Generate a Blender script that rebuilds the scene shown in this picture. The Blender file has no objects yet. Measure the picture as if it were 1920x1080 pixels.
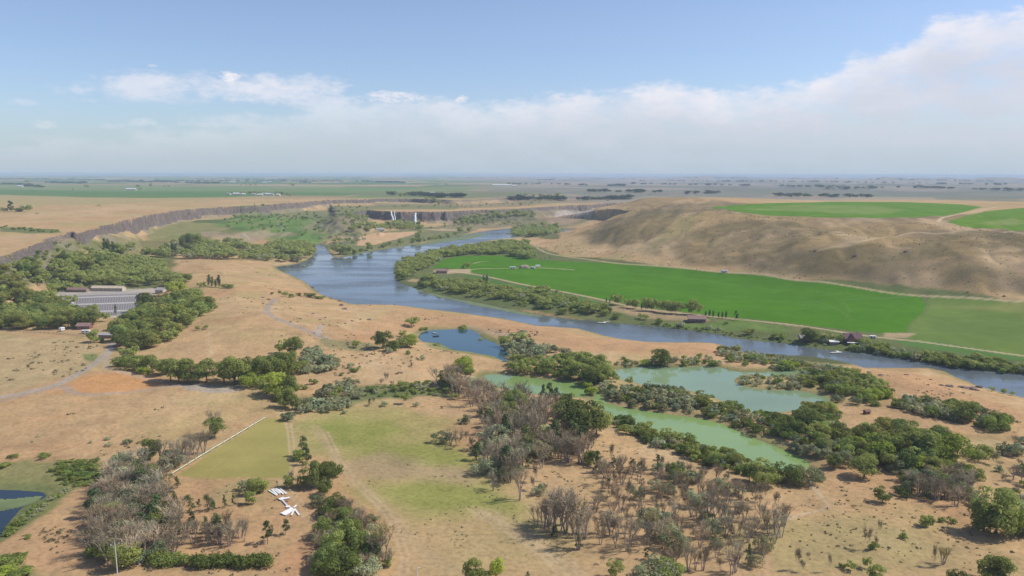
SKYSTR = 0.11
EXPO = 0.33
HAZE = 8e-5
TINT0, TINT1, TINT2 = (.78, .84, .97), (.88, .90, 1.02), (1.0, .965, 1.04)
HORIZ = (.355, .445, .535)
import bpy, math, random, time
import numpy as np
from mathutils import Matrix, Vector
T0 = time.time()
rng = np.random.default_rng(7)
random.seed(7)
sc = bpy.context.scene
col = sc.collection
R = math.radians

# ------------------------------------------------------------------ camera
F, CX, CY, HY, CAMZ = 1507.0, 960.0, 540.0, 326.0, 120.0     # focal length in photo pixels, horizon row, height above the river (m)
PITCH = math.atan((CY - HY) / F)
ROLL = R(0.12)
cam = bpy.data.cameras.new('camera'); cam_o = bpy.data.objects.new('camera', cam); col.objects.link(cam_o)
cam.sensor_width = 36.0; cam.lens = 36.0 * F / 1920.0; cam.clip_start = 1.0; cam.clip_end = 200000.0
CM = Matrix.Rotation(math.pi / 2 - PITCH, 3, 'X') @ Matrix.Rotation(ROLL, 3, 'Z')
cam_o.matrix_world = Matrix.Translation((0, 0, CAMZ)) @ CM.to_4x4()
sc.camera = cam_o
RM = np.array(CM)

def ray(px, py):
    """direction of the line of sight through a measured point of the photograph"""
    d = RM @ np.stack([(np.asarray(px, float) - CX) / F, -(np.asarray(py, float) - CY) / F, -np.ones_like(np.asarray(px, float))])
    return d

def at_z(px, py, z):
    """world x, y of a measured point whose height is known"""
    d = ray(px, py); t = (z - CAMZ) / d[2]
    return d[0] * t, d[1] * t

# ------------------------------------------------------------------ noise
def _hash(ix, iy, seed):
    h = (ix.astype(np.int64) * 374761393 + iy.astype(np.int64) * 668265263 + seed * 974634777) & 0xffffffff
    h = ((h ^ (h >> 13)) * 1274126177) & 0xffffffff
    return ((h ^ (h >> 16)) & 0xffff).astype(np.float32) / 65535.0

def vnoise(x, y, seed=0):
    xf = np.floor(x); yf = np.floor(y); fx = (x - xf).astype(np.float32); fy = (y - yf).astype(np.float32)
    ix = xf.astype(np.int64); iy = yf.astype(np.int64)
    fx = fx * fx * (3 - 2 * fx); fy = fy * fy * (3 - 2 * fy)
    a = _hash(ix, iy, seed); b = _hash(ix + 1, iy, seed); c = _hash(ix, iy + 1, seed); d = _hash(ix + 1, iy + 1, seed)
    return (a + (b - a) * fx) * (1 - fy) + (c + (d - c) * fx) * fy

def fbm(x, y, scale, octv=4, seed=0):
    s = 0; a = 0.5; t = 0; x = x / scale; y = y / scale
    for k in range(octv):
        s = s + a * (vnoise(x, y, seed + k) * 2 - 1); t += a; a *= 0.5
        x, y = (x * 1.6 + y * 1.2 + 17.3), (-x * 1.2 + y * 1.6 + 5.1)
    return s / t

def sstep(a, b, x):
    t = np.clip((x - a) / (b - a), 0, 1)
    return t * t * (3 - 2 * t)

def sdf_poly(X, Y, P, margin):
    """signed distance (negative inside) to polygon P; far points just get +margin"""
    P = np.asarray(P, float)
    out = np.full(X.shape, margin, np.float32)
    m = (X > P[:, 0].min() - margin) & (X < P[:, 0].max() + margin) & (Y > P[:, 1].min() - margin) & (Y < P[:, 1].max() + margin)
    x = X[m]; y = Y[m]
    if x.size == 0: return out
    d2 = np.full(x.shape, 1e20); ins = np.zeros(x.shape, bool)
    n = len(P)
    for i in range(n):
        x0, y0 = P[i]; x1, y1 = P[(i + 1) % n]
        ex, ey = x1 - x0, y1 - y0; L = ex * ex + ey * ey + 1e-9
        t = np.clip(((x - x0) * ex + (y - y0) * ey) / L, 0, 1)
        d2 = np.minimum(d2, (x - x0 - ex * t) ** 2 + (y - y0 - ey * t) ** 2)
        c = ((y0 > y) != (y1 > y)) & (x < (x1 - x0) * (y - y0) / (y1 - y0 + 1e-12) + x0)
        ins ^= c
    d = np.sqrt(d2); d[ins] *= -1
    out[m] = d
    return out

def dist_line(X, Y, P, margin):
    """distance to an open polyline, and the fraction along it"""
    P = np.asarray(P, float)
    out = np.full(X.shape, margin, np.float32); frac = np.zeros(X.shape, np.float32)
    m = (X > P[:, 0].min() - margin) & (X < P[:, 0].max() + margin) & (Y > P[:, 1].min() - margin) & (Y < P[:, 1].max() + margin)
    x = X[m]; y = Y[m]
    if x.size == 0: return out, frac
    d2 = np.full(x.shape, 1e20); fr = np.zeros(x.shape)
    for i in range(len(P) - 1):
        x0, y0 = P[i]; x1, y1 = P[i + 1]
        ex, ey = x1 - x0, y1 - y0; L = ex * ex + ey * ey + 1e-9
        t = np.clip(((x - x0) * ex + (y - y0) * ey) / L, 0, 1)
        q = (x - x0 - ex * t) ** 2 + (y - y0 - ey * t) ** 2
        k = q < d2; d2[k] = q[k]; fr[k] = (i + t[k])
    out[m] = np.sqrt(d2); frac[m] = fr
    return out, frac

def smooth_line(P, sub=4, closed=False):
    P = np.asarray(P, float); n = len(P); out = []
    rngi = range(n) if closed else range(n - 1)
    for i in rngi:
        if closed: a, b, c, d = P[(i - 1) % n], P[i], P[(i + 1) % n], P[(i + 2) % n]
        else: a, b, c, d = P[max(i - 1, 0)], P[i], P[i + 1], P[min(i + 2, n - 1)]
        for k in range(sub):
            t = k / sub
            out.append(0.5 * ((2 * b) + (c - a) * t + (2 * a - 5 * b + 4 * c - d) * t * t + (3 * b - a - 3 * c + d) * t ** 3))
    if not closed: out.append(P[-1])
    return np.array(out)

# ------------------------------------------------------------------ the grid of the land (finer where the land is near)
NT = 1300
tcols = np.linspace(-0.86, 0.86, NT)
u = np.linspace(1 / 150.0, 1 / 60000.0, 620)
rows = [1 / u]
rows.append(np.linspace(30, 150, 40, endpoint=False))
rows.append(np.arange(560, 2700, 3.6))
rows.append(np.arange(2700, 6000, 16.0))
yrows = np.unique(np.concatenate(rows)); 
keep = [0]
for i in range(1, len(yrows)):
    if yrows[i] - yrows[keep[-1]] > 0.25 + yrows[i] * 0.0004: keep.append(i)
yrows = yrows[keep]; NR = len(yrows)
GY, GT = np.meshgrid(yrows, tcols, indexing='ij')
GX = GY * GT
print('grid', NR, NT)

def win(Q, margin):
    """the block of grid rows and columns that can lie within margin of the points Q"""
    y0 = max(Q[:, 1].min() - margin, 31.0); y1 = Q[:, 1].max() + margin; x0 = Q[:, 0].min() - margin; x1 = Q[:, 0].max() + margin
    r0 = max(np.searchsorted(yrows, y0) - 1, 0); r1 = min(np.searchsorted(yrows, y1) + 1, NR)
    ts = [x0 / y0, x0 / y1, x1 / y0, x1 / y1]
    c0 = max(np.searchsorted(tcols, min(ts)) - 1, 0); c1 = min(np.searchsorted(tcols, max(ts)) + 1, NT)
    return slice(r0, max(r1, r0)), slice(c0, max(c1, c0))

# ------------------------------------------------------------------ heights: survey points (x, y in the photo, height in m)
CTRL = [
 (0,1080,6),(500,1080,6),(960,1080,5),(1440,1080,5),(1920,1080,5),(0,960,2.6),(60,930,2.6),(150,960,4),(150,860,3.2),(0,870,3),(300,900,6),(600,900,5.5),(900,920,5),
 (1200,950,5),(1500,950,5),(1800,950,4),(1919,900,3.5),(0,800,7),(200,780,9),(430,800,7),(640,800,5),(800,800,5),(1000,820,4),(1200,850,4),(1550,900,4),(1600,790,5),(1800,830,5),(1919,800,5),
 (100,700,9),(250,740,9),(400,735,8),(550,760,6),(700,740,6),(850,745,5),(100,650,10),(180,670,9),(330,690,9),(480,700,8),(620,700,7),(760,700,7),(850,670,5),
 (420,620,15),(330,620,12),(500,620,15),(560,590,15),(450,580,18),(380,610,13),(400,560,15),(500,560,15),(600,600,12),(650,620,11),(640,585,9),(700,600,9),(780,600,6),(850,600,5),(980,625,5),(1100,640,6),(1200,655,5),
 (1300,660,4),(1420,650,3),(1700,705,7),(1750,720,8),(1850,760,7),(1800,735,8),(1640,740,4),
 (300,520,8),(330,495,10),(400,500,13),(450,500,13),(500,520,10),(400,530,13),(470,540,13),(560,545,8),(260,560,6),(200,560,6),(200,590,6),(60,590,7),(50,630,9),(0,540,8),(100,540,7),(200,515,6),(300,480,5),(400,480,5),(500,485,4),(250,480,8),(150,500,10),
 (350,455,9),(450,455,7),(550,462,4),(620,455,4),(700,450,4),(790,430,4),(900,420,4),(960,412,4),(640,440,6),(500,440,16),(420,440,18),(560,428,19),(600,415,22),(480,425,23),(340,450,16),(540,448,9),(620,430,12),
 (800,545,3),(760,510,3),(850,500,4),(900,500,4),(1000,500,4),(900,540,3),(1000,560,4),(1100,540,5),(1100,580,4),(1300,600,4),(1300,560,5),(1500,600,5),(1500,640,3),(1700,640,4),(1900,670,3),(1900,620,5),(1700,580,5),
 (880,458,3),(960,455,3),(1010,430,3),(1000,462,5),(1060,479,5),(1150,492,6),(1250,499,7),(1390,510,8),(1500,524,9),(1700,547,9),(1919,562,9),
 (1040,449,7),(1100,455,14),(1062,428,14),(1092,409,27),(1110,425,25),(1140,440,27),(1142,386,44),(1140,405,38),(1190,374,53),(1190,420,38),(1180,460,17),(1230,445,32),(1240,480,16),(1240,410,46),(1240,390,52),(1240,371,58),(1300,470,24),(1300,440,37),(1300,415,46),(1330,390,53),(1330,371,58),
 (1400,480,22),(1400,450,34),(1400,425,44),(1400,405,52),(1500,490,25),(1500,460,38),(1500,430,46),(1500,412,53),(1600,510,22),(1600,480,33),(1600,445,43),(1600,416,53),(1700,515,24),(1700,480,38),(1700,450,46),(1700,420,53),
 (1800,530,20),(1800,500,34),(1800,470,45),(1800,438,52),(1919,530,24),(1919,500,37),(1919,470,46),(1919,442,53),(1500,379,56),(1700,378,57),(1440,373,58),(1900,388,55),(1700,400,54),(1900,420,53),
]
cw = []
for (a, b, z) in CTRL:
    x, y = at_z(a, b, z); cw.append((x, y, z))
cw += [(-200,200,7),(0,180,6),(200,200,6),(-400,420,9),(500,420,5),(900,900,10),(1200,1200,52),(900,700,5),(1600,1500,55),(-700,700,20),(0,30,6),(-200,30,6),(200,30,6)]
# the far country in world metres
for (x, y, z) in [(30,1900,4),(70,2080,5),(140,2300,10),(300,2300,4),(500,2700,5),(150,2150,4),(330,2750,30),(100,2500,38),(700,3000,30),(500,3300,42),(0,3000,42),(-500,3000,40),(1000,2800,40),(1500,2800,42),(2200,2800,46),(500,2750,38),(900,3600,38),(1800,4000,45),
                  (-1500,2500,30),(-1500,1500,10),(-700,1100,6),(3000,4500,50),(-2500,4500,42),(0,4500,44),(2200,1800,55)]:
    cw.append((x, y, z))
for yy, z in ((7000, 45), (12000, 42), (22000, 40), (45000, 40)):
    for t in (-.9, -.45, 0, .45, .9): cw.append((yy * t, yy, z + (8 if t > 0.2 else 0)))
cw = np.array(cw); cxy = cw[:, :2]; cz = cw[:, 2]
CC = 40.0
def kern(r2): return np.sqrt(r2 + CC * CC)
D2 = ((cxy[:, None, :] - cxy[None]) ** 2).sum(-1)
A = np.zeros((len(cw) + 3,) * 2); A[:len(cw), :len(cw)] = kern(D2) + np.eye(len(cw)) * -8.0
PP = np.c_[np.ones(len(cw)), cxy / 1000]; A[:len(cw), len(cw):] = PP; A[len(cw):, :len(cw)] = PP.T
W = np.linalg.solve(A, np.r_[cz, 0, 0, 0])
x = GX.ravel(); y = GY.ravel()
Z = W[len(cw)] + W[len(cw) + 1] * x / 1000 + W[len(cw) + 2] * y / 1000
for i in range(len(cw)):
    Z += W[i] * np.sqrt((x - cxy[i, 0]) ** 2 + (y - cxy[i, 1]) ** 2 + CC * CC)
Z = Z.reshape(GX.shape)
farw = sstep(3500, 7000, GY)
Z = Z * (1 - farw) + np.clip(Z, 36, 54) * farw
print('rbf', round(time.time() - T0, 1), Z.min(), Z.max())

# small relief
n1 = fbm(GX, GY, 55, 4, 1); n2 = fbm(GX, GY, 14, 3, 5); n3 = fbm(GX, GY, 420, 4, 9)
near = 1 - sstep(1600, 3200, GY)
def world_poly(P, z=None, sm=0):
    P = np.asarray(P, float)
    if z is None: x, y = G(P[:, 0], P[:, 1])[:2]
    else: x, y = at_z(P[:, 0], P[:, 1], z)
    Q = np.c_[x, y]
    return smooth_line(Q, sm, True) if sm else Q

# the farmland and terraces stay flat; the tan land is hummocky
FLAT = [([(740,470),(1010,455),(1250,503),(1500,528),(1919,566),(1980,690),(1600,660),(1100,600),(740,545)], 5),
        ([(1335,392),(1400,380),(1560,374),(1919,378),(1960,436),(1840,436),(1640,416),(1400,409)], 54),
        ([(325,900),(500,783),(620,770),(800,760),(960,920),(1100,1080),(1150,1180),(700,1180),(560,900)], 5.5)]
flat = np.zeros_like(GX)
for P, z in FLAT:
    flat = np.maximum(flat, 1 - sstep(-10, 35, sdf_poly(GX, GY, world_poly(P, z), 60)))
Z += (1 - 0.93 * flat) * near * (1.5 * n1 + 0.55 * n2)
# ravines on the hillside across the river
HILLP = [(1000,455),(1060,482),(1150,494),(1250,502),(1390,514),(1500,528),(1700,551),(1919,566),(2200,590),(2300,440),(1919,440),(1840,434),(1700,418),(1500,414),(1400,408),(1330,398),(1300,385),(1240,378),(1180,380),(1130,398),(1060,440)]
hp = world_poly(HILLP, 25)
hillm = sstep(0, 60, -sdf_poly(GX, GY, hp, 400))
w1 = GX * 0.95 - GY * 0.3; w2 = GX * 0.3 + GY * 0.95
rid = 1 - np.abs(fbm(w1, w2 * 0.42, 190, 4, 21)) * 2.2
rid2 = 1 - np.abs(fbm(w1, w2 * 0.28, 48, 3, 31)) * 2.4
hs = sstep(9, 20, Z) * (1 - sstep(50, 58, Z)) * hillm
Z -= hs * (7.0 * sstep(0.15, 1, rid) + 1.7 * sstep(0.2, 1, rid2) - 3.0)
# far hills and dry gullies beyond the mesa
gul = 1 - np.abs(fbm(GX, GY, 1100, 4, 41)) * 2
fr = sstep(2600, 4200, GY) * sstep(-0.12, 0.2, GT)
Z += fr * (16 * n3 * (1 + sstep(4000, 12000, GY) * 3.2) - 14 * sstep(0.45, 1, gul)) + sstep(5000, 12000, GY) * (8 + 26 * sstep(-.1, .3, GT)) * fbm(GX, GY, 2600, 3, 77)

# ------------------------------------------------------------------ river and ponds
RIVER = [(515,502),(540,514),(570,529),(600,551),(640,565),(672,571),(740,572),(800,580),(850,585),(900,592),(960,601),(1010,611),(1085,617),(1130,630),(1180,638),(1230,642),(1290,642),(1340,644),(1375,655),(1440,672),(1520,685),(1590,690),
 (1680,690),(1740,690),(1790,706),(1830,722),(1870,733),(1925,748),(2150,800),(2500,880),(2500,830),(2150,745),(1925,703),(1850,695),(1800,690),(1740,681),(1650,666),(1600,661),(1550,656),(1500,647),(1440,640),(1380,634),(1330,624),(1240,613),(1180,608),(1120,603),
 (1060,597),(1000,588),(960,580),(900,568),(850,558),(800,548),(768,536),(748,528),(741,515),(750,497),(768,484),(795,474),(830,467),(870,461),(905,453),(945,448),(985,444),(1030,440),(1060,434),(1080,430),(1060,428),(1010,427),(960,428),(920,432),(880,439),(840,447),
 (800,455),(750,463),(700,471),(665,478),(645,482),(625,481),(615,470),(605,459),(592,459),(590,473),(575,488),(550,496),(525,499)]
POND_BLUE = [(783,632),(790,624),(806,619),(830,618),(850,617),(875,617),(893,622),(905,634),(922,640),(945,652),(958,668),(948,678),(925,668),(900,664),(880,660),(850,656),(832,648),(812,643),(792,641)]
POND_WEST = [(905,705),(925,702),(960,704),(1010,710),(1060,716),(1085,718),(1110,730),(1090,745),(1060,742),(1020,740),(960,732),(925,722)]
POND_LONG = [(1120,735),(1140,755),(1165,762),(1200,768),(1250,776),(1300,782),(1340,790),(1375,803),(1405,818),(1440,832),(1480,848),(1520,870),(1500,885),(1450,880),(1400,868),(1360,852),(1330,845),(1290,828),(1230,812),(1190,800),(1155,792),(1138,775),(1110,755)]
POND_MAIN = [(1150,695),(1180,690),(1220,687),(1270,689),(1320,687),(1355,690),(1378,696),(1400,698),(1440,697),(1480,694),(1505,694),(1508,701),(1470,706),(1440,706),(1410,702),(1388,705),(1378,714),(1388,722),(1430,731),(1480,731),(1520,736),(1556,748),(1545,760),(1500,768),(1440,776),(1400,772),(1370,762),(1345,748),(1310,738),(1270,728),(1225,730),(1200,720),(1165,712),(1150,705)]
POND_SOUTH = [(-120,925),(0,918),(60,920),(85,923),(88,932),(70,940),(45,950),(28,968),(12,990),(-5,1010),(-140,1040)]
POND_EAST = [(1905,935),(1935,925),(2020,950),(2020,1010),(1935,985)]
rv = smooth_line(world_poly(RIVER, 0), 2, True)
jit = 2.2 * fbm(GX, GY, 18, 3, 51)
dr = sdf_poly(GX, GY, rv, 120) + jit
bank = np.where(dr > 114, 999, 0.25 + 0.14 * np.clip(dr, 0, None))
Z = np.minimum(Z, bank)
Z = np.maximum(Z, 0.25 + 0.02 * np.clip(dr, 0, 60))
Z = np.where(dr < 0, np.maximum(-3, 0.25 + dr * 0.35), Z)
PZ = 2.0
PONDS = {'blue': POND_BLUE, 'west': POND_WEST, 'long': POND_LONG, 'main': POND_MAIN, 'south': POND_SOUTH, 'east': POND_EAST}
dpond = {}
for k, P in PONDS.items():
    pw = smooth_line(world_poly(P, PZ), 2, True)
    d = np.full(GX.shape, 120, np.float32); wn = win(pw, 120)
    d[wn] = sdf_poly(GX[wn], GY[wn], pw, 120) + 0.35 * jit[wn]
    dpond[k] = d
d = np.minimum.reduce(list(dpond.values()))
Z = np.where(d < 119, np.minimum(Z, PZ + 0.15 + 0.16 * np.clip(d, 0, None)), Z)
Z = np.where((d < 40) & (d >= 0), np.maximum(Z, PZ + 0.12 + 0.01 * d), Z)
Z = np.where(d < 0, PZ + 0.12 + np.maximum(d * 0.35, -2), Z)
print('water', round(time.time() - T0, 1))

# ------------------------------------------------------------------ basalt rims
def rim(front_px, ztop, cliff_h, close, talus, topslope=0.0, ztop_max=99, jitter=5, level=True):
    """plateau edge: front_px is the rim line, cliff_h its height in m at each vertex, close the world corners behind it"""
    global Z, cliffm
    P = np.asarray(front_px, float); x, y = at_z(P[:, 0], P[:, 1], ztop)
    line = np.c_[x, y]; h = np.asarray(cliff_h, float)
    ls = smooth_line(np.c_[line, h], 3)
    poly = np.vstack([ls[:, :2], close])
    wob = jitter * 1.5 * (fbm(GX, GY, 46, 3, 61) + 0.55 * fbm(GX, GY, 11, 2, 67))
    d = sdf_poly(GX, GY, poly, 250) + wob
    dl, fr_ = dist_line(GX, GY, ls[:, :2], 250)
    hh = np.interp(fr_, np.arange(len(ls)), ls[:, 2]) * np.clip(1 + .5 * fbm(GX, GY, 55, 3, 63), .5, 1.5)
    base = ztop + np.minimum(topslope * np.clip(-d, 0, None), ztop_max - ztop) + 0.8 * n1 * near
    # stepped face: two ledges
    s = np.clip(d / 7.0, 0, 1); face = 0.62 * sstep(0, .35, s) + 0.38 * sstep(.55, .95, s)
    tal = np.clip(d - 7, 0, None) * talus * (1 + 0.3 * n2)
    prof = np.where(d <= 0, base, ztop - hh * face - tal)
    top = d <= 0
    cl = (d > -1) & (d < 8.0) & (prof > Z)
    newZ = np.where(d < 240, np.maximum(Z, prof), Z)
    if level: newZ = np.where(top & (d < 240), base, newZ)
    cliffm = np.where(cl, np.clip(hh / 6.0, 0, 1), cliffm)
    # scree below the face
    global scree
    scree = np.maximum(scree, np.where((d > 0) & (newZ > Z - .01) & (prof >= Z), 1 - sstep(6, 60, d), 0))
    Z = newZ
    return d
cliffm = np.zeros_like(GX); scree = np.zeros_like(GX)
RIM1 = [(-4000,800),(-2556,703),(-798,561),(-245,514),(0,483),(40,469),(80,454),(100,446),(118,441),(122,437),(136,434),(145,438),(165,432),(200,422),(240,411),(262,407),(272,404),(300,400),(350,393),(420,388),(480,386),(520,382),(560,379),(620,375),(700,373),(760,372),(800,373),(850,375)]
H1 = [8,8,8,7,5,6,7,4,4,8,14,11,9,14,26,30,24,22,20,17,15,15,14,11,10,10,9,3]
RIM2 = [(640,409),(662,400),(675,396),(690,394),(740,397),(800,397),(850,396),(880,394),(960,392),(1010,389),(1060,385),(1090,384)]
H2 = [0,6,12,20,22,22,21,9,7,8,15,17]
d_rim2 = rim(RIM2, 33, H2, [(900,3300),(-100,2900),(-560,2450)], 0.36, 0.0, 36, 7, False)
d_rim1 = rim(RIM1, 45, H1, [(900,3600),(2000,6000),(3000,60000),(-70000,60000),(-9000,200)], 0.60, 0.0)
print('rims', round(time.time() - T0, 1))
# the level pad of the fish hatchery
PAD = [(95,545),(300,540),(268,598),(140,598)]
dpad = sdf_poly(GX, GY, world_poly(PAD, 6), 100)
pw_ = 1 - sstep(-2, 14, dpad); Z = Z * (1 - pw_) + 6.0 * pw_

# ------------------------------------------------------------------ sight-line lookup
def G(px, py):
    """world point where the line of sight through a measured photo point meets the land (arrays or scalars)"""
    px = np.atleast_1d(np.asarray(px, float)); py = np.atleast_1d(np.asarray(py, float))
    d = ray(px, py)
    ox = np.empty(px.shape); oy = np.empty(px.shape); oz = np.empty(px.shape)
    for i in range(len(px)):
        t = d[0, i] / d[1, i]; c = (t - tcols[0]) / (tcols[1] - tcols[0]); c = min(max(c, 0), NT - 1.001); c0 = int(c); f = c - c0
        prof = Z[:, c0] * (1 - f) + Z[:, c0 + 1] * f
        line = CAMZ + yrows * d[2, i] / d[1, i]
        hit = np.nonzero(prof >= line)[0]
        k = hit[0] if len(hit) else NR - 1
        if k > 0:
            a = line[k - 1] - prof[k - 1]; b = line[k] - prof[k]; s = a / (a - b + 1e-9) if len(hit) else 1
            Y = yrows[k - 1] + (yrows[k] - yrows[k - 1]) * s
        else: Y = yrows[0]
        ox[i] = Y * t; oy[i] = Y; oz[i] = CAMZ + Y * d[2, i] / d[1, i]
    return ox, oy, oz

def zat(x, y):
    x = np.atleast_1d(np.asarray(x, float)); y = np.atleast_1d(np.asarray(y, float))
    c = np.clip((x / y - tcols[0]) / (tcols[1] - tcols[0]), 0, NT - 1.001); c0 = c.astype(int); fc = c - c0
    r = np.clip(np.searchsorted(yrows, y) - 1, 0, NR - 2); fr_ = np.clip((y - yrows[r]) / (yrows[r + 1] - yrows[r]), 0, 1)
    return (Z[r, c0] * (1 - fc) + Z[r, c0 + 1] * fc) * (1 - fr_) + (Z[r + 1, c0] * (1 - fc) + Z[r + 1, c0 + 1] * fc) * fr_

# ------------------------------------------------------------------ land cover (what grows or lies where; the far right also carries painted haze)
def C(*v): return np.array(v, np.float32)
n50 = fbm(GX, GY, 70, 4, 101); n8 = fbm(GX, GY, 9, 3, 105); n300 = fbm(GX, GY, 330, 3, 109); n25 = fbm(GX, GY, 26, 3, 113)
COL = np.zeros(GX.shape + (3,), np.float32)
TAN, TANO, TANG, SCRUB = C(.42,.285,.15), C(.415,.26,.135), C(.365,.285,.13), C(.27,.20,.10)
def mixc(c, m):
    global COL
    COL = COL * (1 - m[..., None]) + c * m[..., None]
COL[:] = TAN
mixc(TANO, sstep(0.0, .55, n50 + .35 * n8)); mixc(TANG, sstep(-.05, .45, fbm(GX, GY, 90, 4, 120)) * .85); mixc(C(.30,.26,.115), sstep(.12, .5, fbm(GX, GY, 48, 4, 160)) * .6); mixc(C(.48,.34,.19), sstep(.1, .5, fbm(GX, GY, 120, 4, 163)) * .6)
mixc(C(.47,.30,.155), sstep(.25, .7, n25) * .6)
mixc(SCRUB, sstep(.42, .62, n8 + .35 * n50) * .55 * (1 - sstep(2000, 4000, GY)))
rill = 1 - np.abs(fbm(GX, GY, 75, 3, 170)) * 7; mixc(C(.30,.185,.10), sstep(.35, 1, rill) * sstep(-.2, .3, n50) * .45)
pathn = 1 - np.abs(fbm(GX + 900, GY, 130, 3, 175)) * 16; mixc(C(.50,.37,.22), sstep(.3, 1, pathn) * .4)
CLS = np.zeros(GX.shape, np.int8)           # 0 ground 1 hillside 2 cliff 3.. fields, 10 roads
# dark patches where the hillside is scrub-covered
hm = sstep(10, 18, Z) * hillm
hcol = C(.285,.205,.10)
mixc(hcol, hm * .85)
mixc(C(.175,.14,.085), hm * sstep(-.12, .22, fbm(w1, w2 * .55, 150, 5, 131) + .22 * fbm(GX, GY, 16, 3, 133)) * .85)
mixc(C(.44,.32,.19), hm * sstep(.1, .5, fbm(w1, w2 * .25, 46, 4, 137)) * .75); mixc(C(.22,.165,.10), hm * sstep(.72, 1, rid2) * .5)
CLS[(hillm > .3) & (Z > 9)] = 1
# far country: patchwork of fields, with some haze put into the colour of the right-hand land
far = sstep(2300, 2700, GY)
qx = GX + 260 * fbm(GX, GY, 1500, 2, 140); qy = GY + 300 * fbm(GX, GY, 1700, 2, 141)
cell = _hash(np.floor(qx / 480), np.floor(qy / 820), 5); cell2 = _hash(np.floor(qx / 480), np.floor(qy / 820), 6)
pal = np.array([(.10,.17,.06),(.13,.21,.07),(.30,.25,.13),(.17,.18,.09),(.33,.25,.15),(.09,.14,.05),(.15,.20,.08),(.25,.21,.12)], np.float32)
fc = pal[(cell * 7.99).astype(int)]
left = 1 - sstep(-.12, .10, GT + 0.05 * n300)
mf = (far * (0.35 + 0.65 * left))[..., None]
COL = COL * (1 - mf) + fc * mf
rgt = far * (1 - left)
mixc(C(.26,.235,.20), rgt * .85); mixc(C(.13,.145,.115), rgt * sstep(-.15, .35, fbm(GX, GY, 700, 4, 145)) * .8); mixc(C(.33,.24,.17), rgt * sstep(.2, .5, fbm(GX, GY * .5, 500, 3, 147)) * .7)  # right-hand land coloured paler and greyer to stand in for distance haze
mixc(C(.045,.07,.03), far * sstep(.5, .6, fbm(GX * .35, GY, 260, 4, 149)) * .8)

def mixw(wn, c, m):
    COL[wn] = COL[wn] * (1 - m[..., None]) + c * m[..., None]
def paint(P, c, soft=3, amt=1.0, jit=2.5, z=None, cls=None, var=.12, vs=22, sm=0):
    """cover one measured area"""
    if amt <= 0: return
    Q = world_poly(P, z, sm); mg = 2 * soft + 2 * jit + 4
    wn = win(Q, mg); X = GX[wn]; Y = GY[wn]
    if X.size == 0: return
    d = sdf_poly(X, Y, Q, mg) + jit * fbm(X, Y, 4 + jit * 3, 3, int(abs(P[0][0])) % 97)
    m = (1 - sstep(-soft, soft, d)) * amt
    if var: m = m * np.clip(1 + var * 2 * fbm(X, Y, vs, 3, int(P[0][1]) % 89), 0, 1)
    mixw(wn, C(*c), m)
    if cls is not None: CLS[wn][d < 0] = cls
def line_cover(Q, w, c, amt, soft, jit, cls=None):
    mg = w + 3 * soft + 3 * jit + 4; wn = win(Q, mg); X = GX[wn]; Y = GY[wn]
    if X.size == 0: return
    d, _ = dist_line(X, Y, Q, mg)
    d = d + jit * fbm(X, Y, 7, 2, 3)
    mixw(wn, C(*c), (1 - sstep(w / 2 - soft, w / 2 + soft, d)) * amt)
    if cls is not None: CLS[wn][d < w / 2] = cls
def stripe(P, w, c, amt=1.0, soft=.6, z=None, cls=None, jit=.4, sm=4):
    P = np.asarray(P, float)
    if z is None: a, b = G(P[:, 0], P[:, 1])[:2]
    else: a, b = at_z(P[:, 0], P[:, 1], z)
    line_cover(smooth_line(np.c_[a, b], sm), w, c, amt, soft, jit, cls)
print('base cover', round(time.time() - T0, 1))
GREEN, CROP, DGREEN, LGREEN, YGREEN = (.085,.135,.04), (.070,.172,.013), (.06,.10,.035), (.15,.21,.065), (.17,.21,.06)
# plateau on the left: tan fields, then green and straw bands
paint([(-400,385),(100,384),(330,383),(640,372),(860,372),(860,366),(700,364),(560,364),(420,367),(200,382)], (.43,.29,.18), 8, .0, 6)
paint([(-500,384),(200,384),(330,377),(400,372),(560,369),(330,366),(160,364),(0,365),(-500,366)], (.33,.27,.125), 10, .9, 12)
paint([(-500,366),(0,365),(100,368),(160,370),(300,371),(420,370),(520,366),(640,367),(700,362),(430,358),(200,358),(0,354),(-500,352)], (.085,.17,.05), 8, .95, 10)
paint([(-400,352),(0,355),(200,359),(420,359),(700,362),(860,361),(900,352),(640,350),(420,348),(100,347),(-400,346)], (.15,.21,.08), 12, .8, 14)
paint([(60,346),(420,350),(420,347),(60,343)], (.22,.20,.11), 20, .7, 30)
paint([(640,364),(860,372),(960,368),(1010,361),(880,358),(700,360)], (.15,.17,.08), 14, .7, 20)
paint([(860,372),(1000,378),(1060,379),(1180,374),(1100,369),(960,370)], (.27,.20,.12), 14, .7, 20)
paint([(0,434),(60,438),(115,436),(110,430),(60,428),(0,425)], (.12,.15,.06), 2, .9, 3)
paint([(0,440),(110,440),(60,452),(0,476)], (.42,.29,.17), 4, .5, 4)
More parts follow.
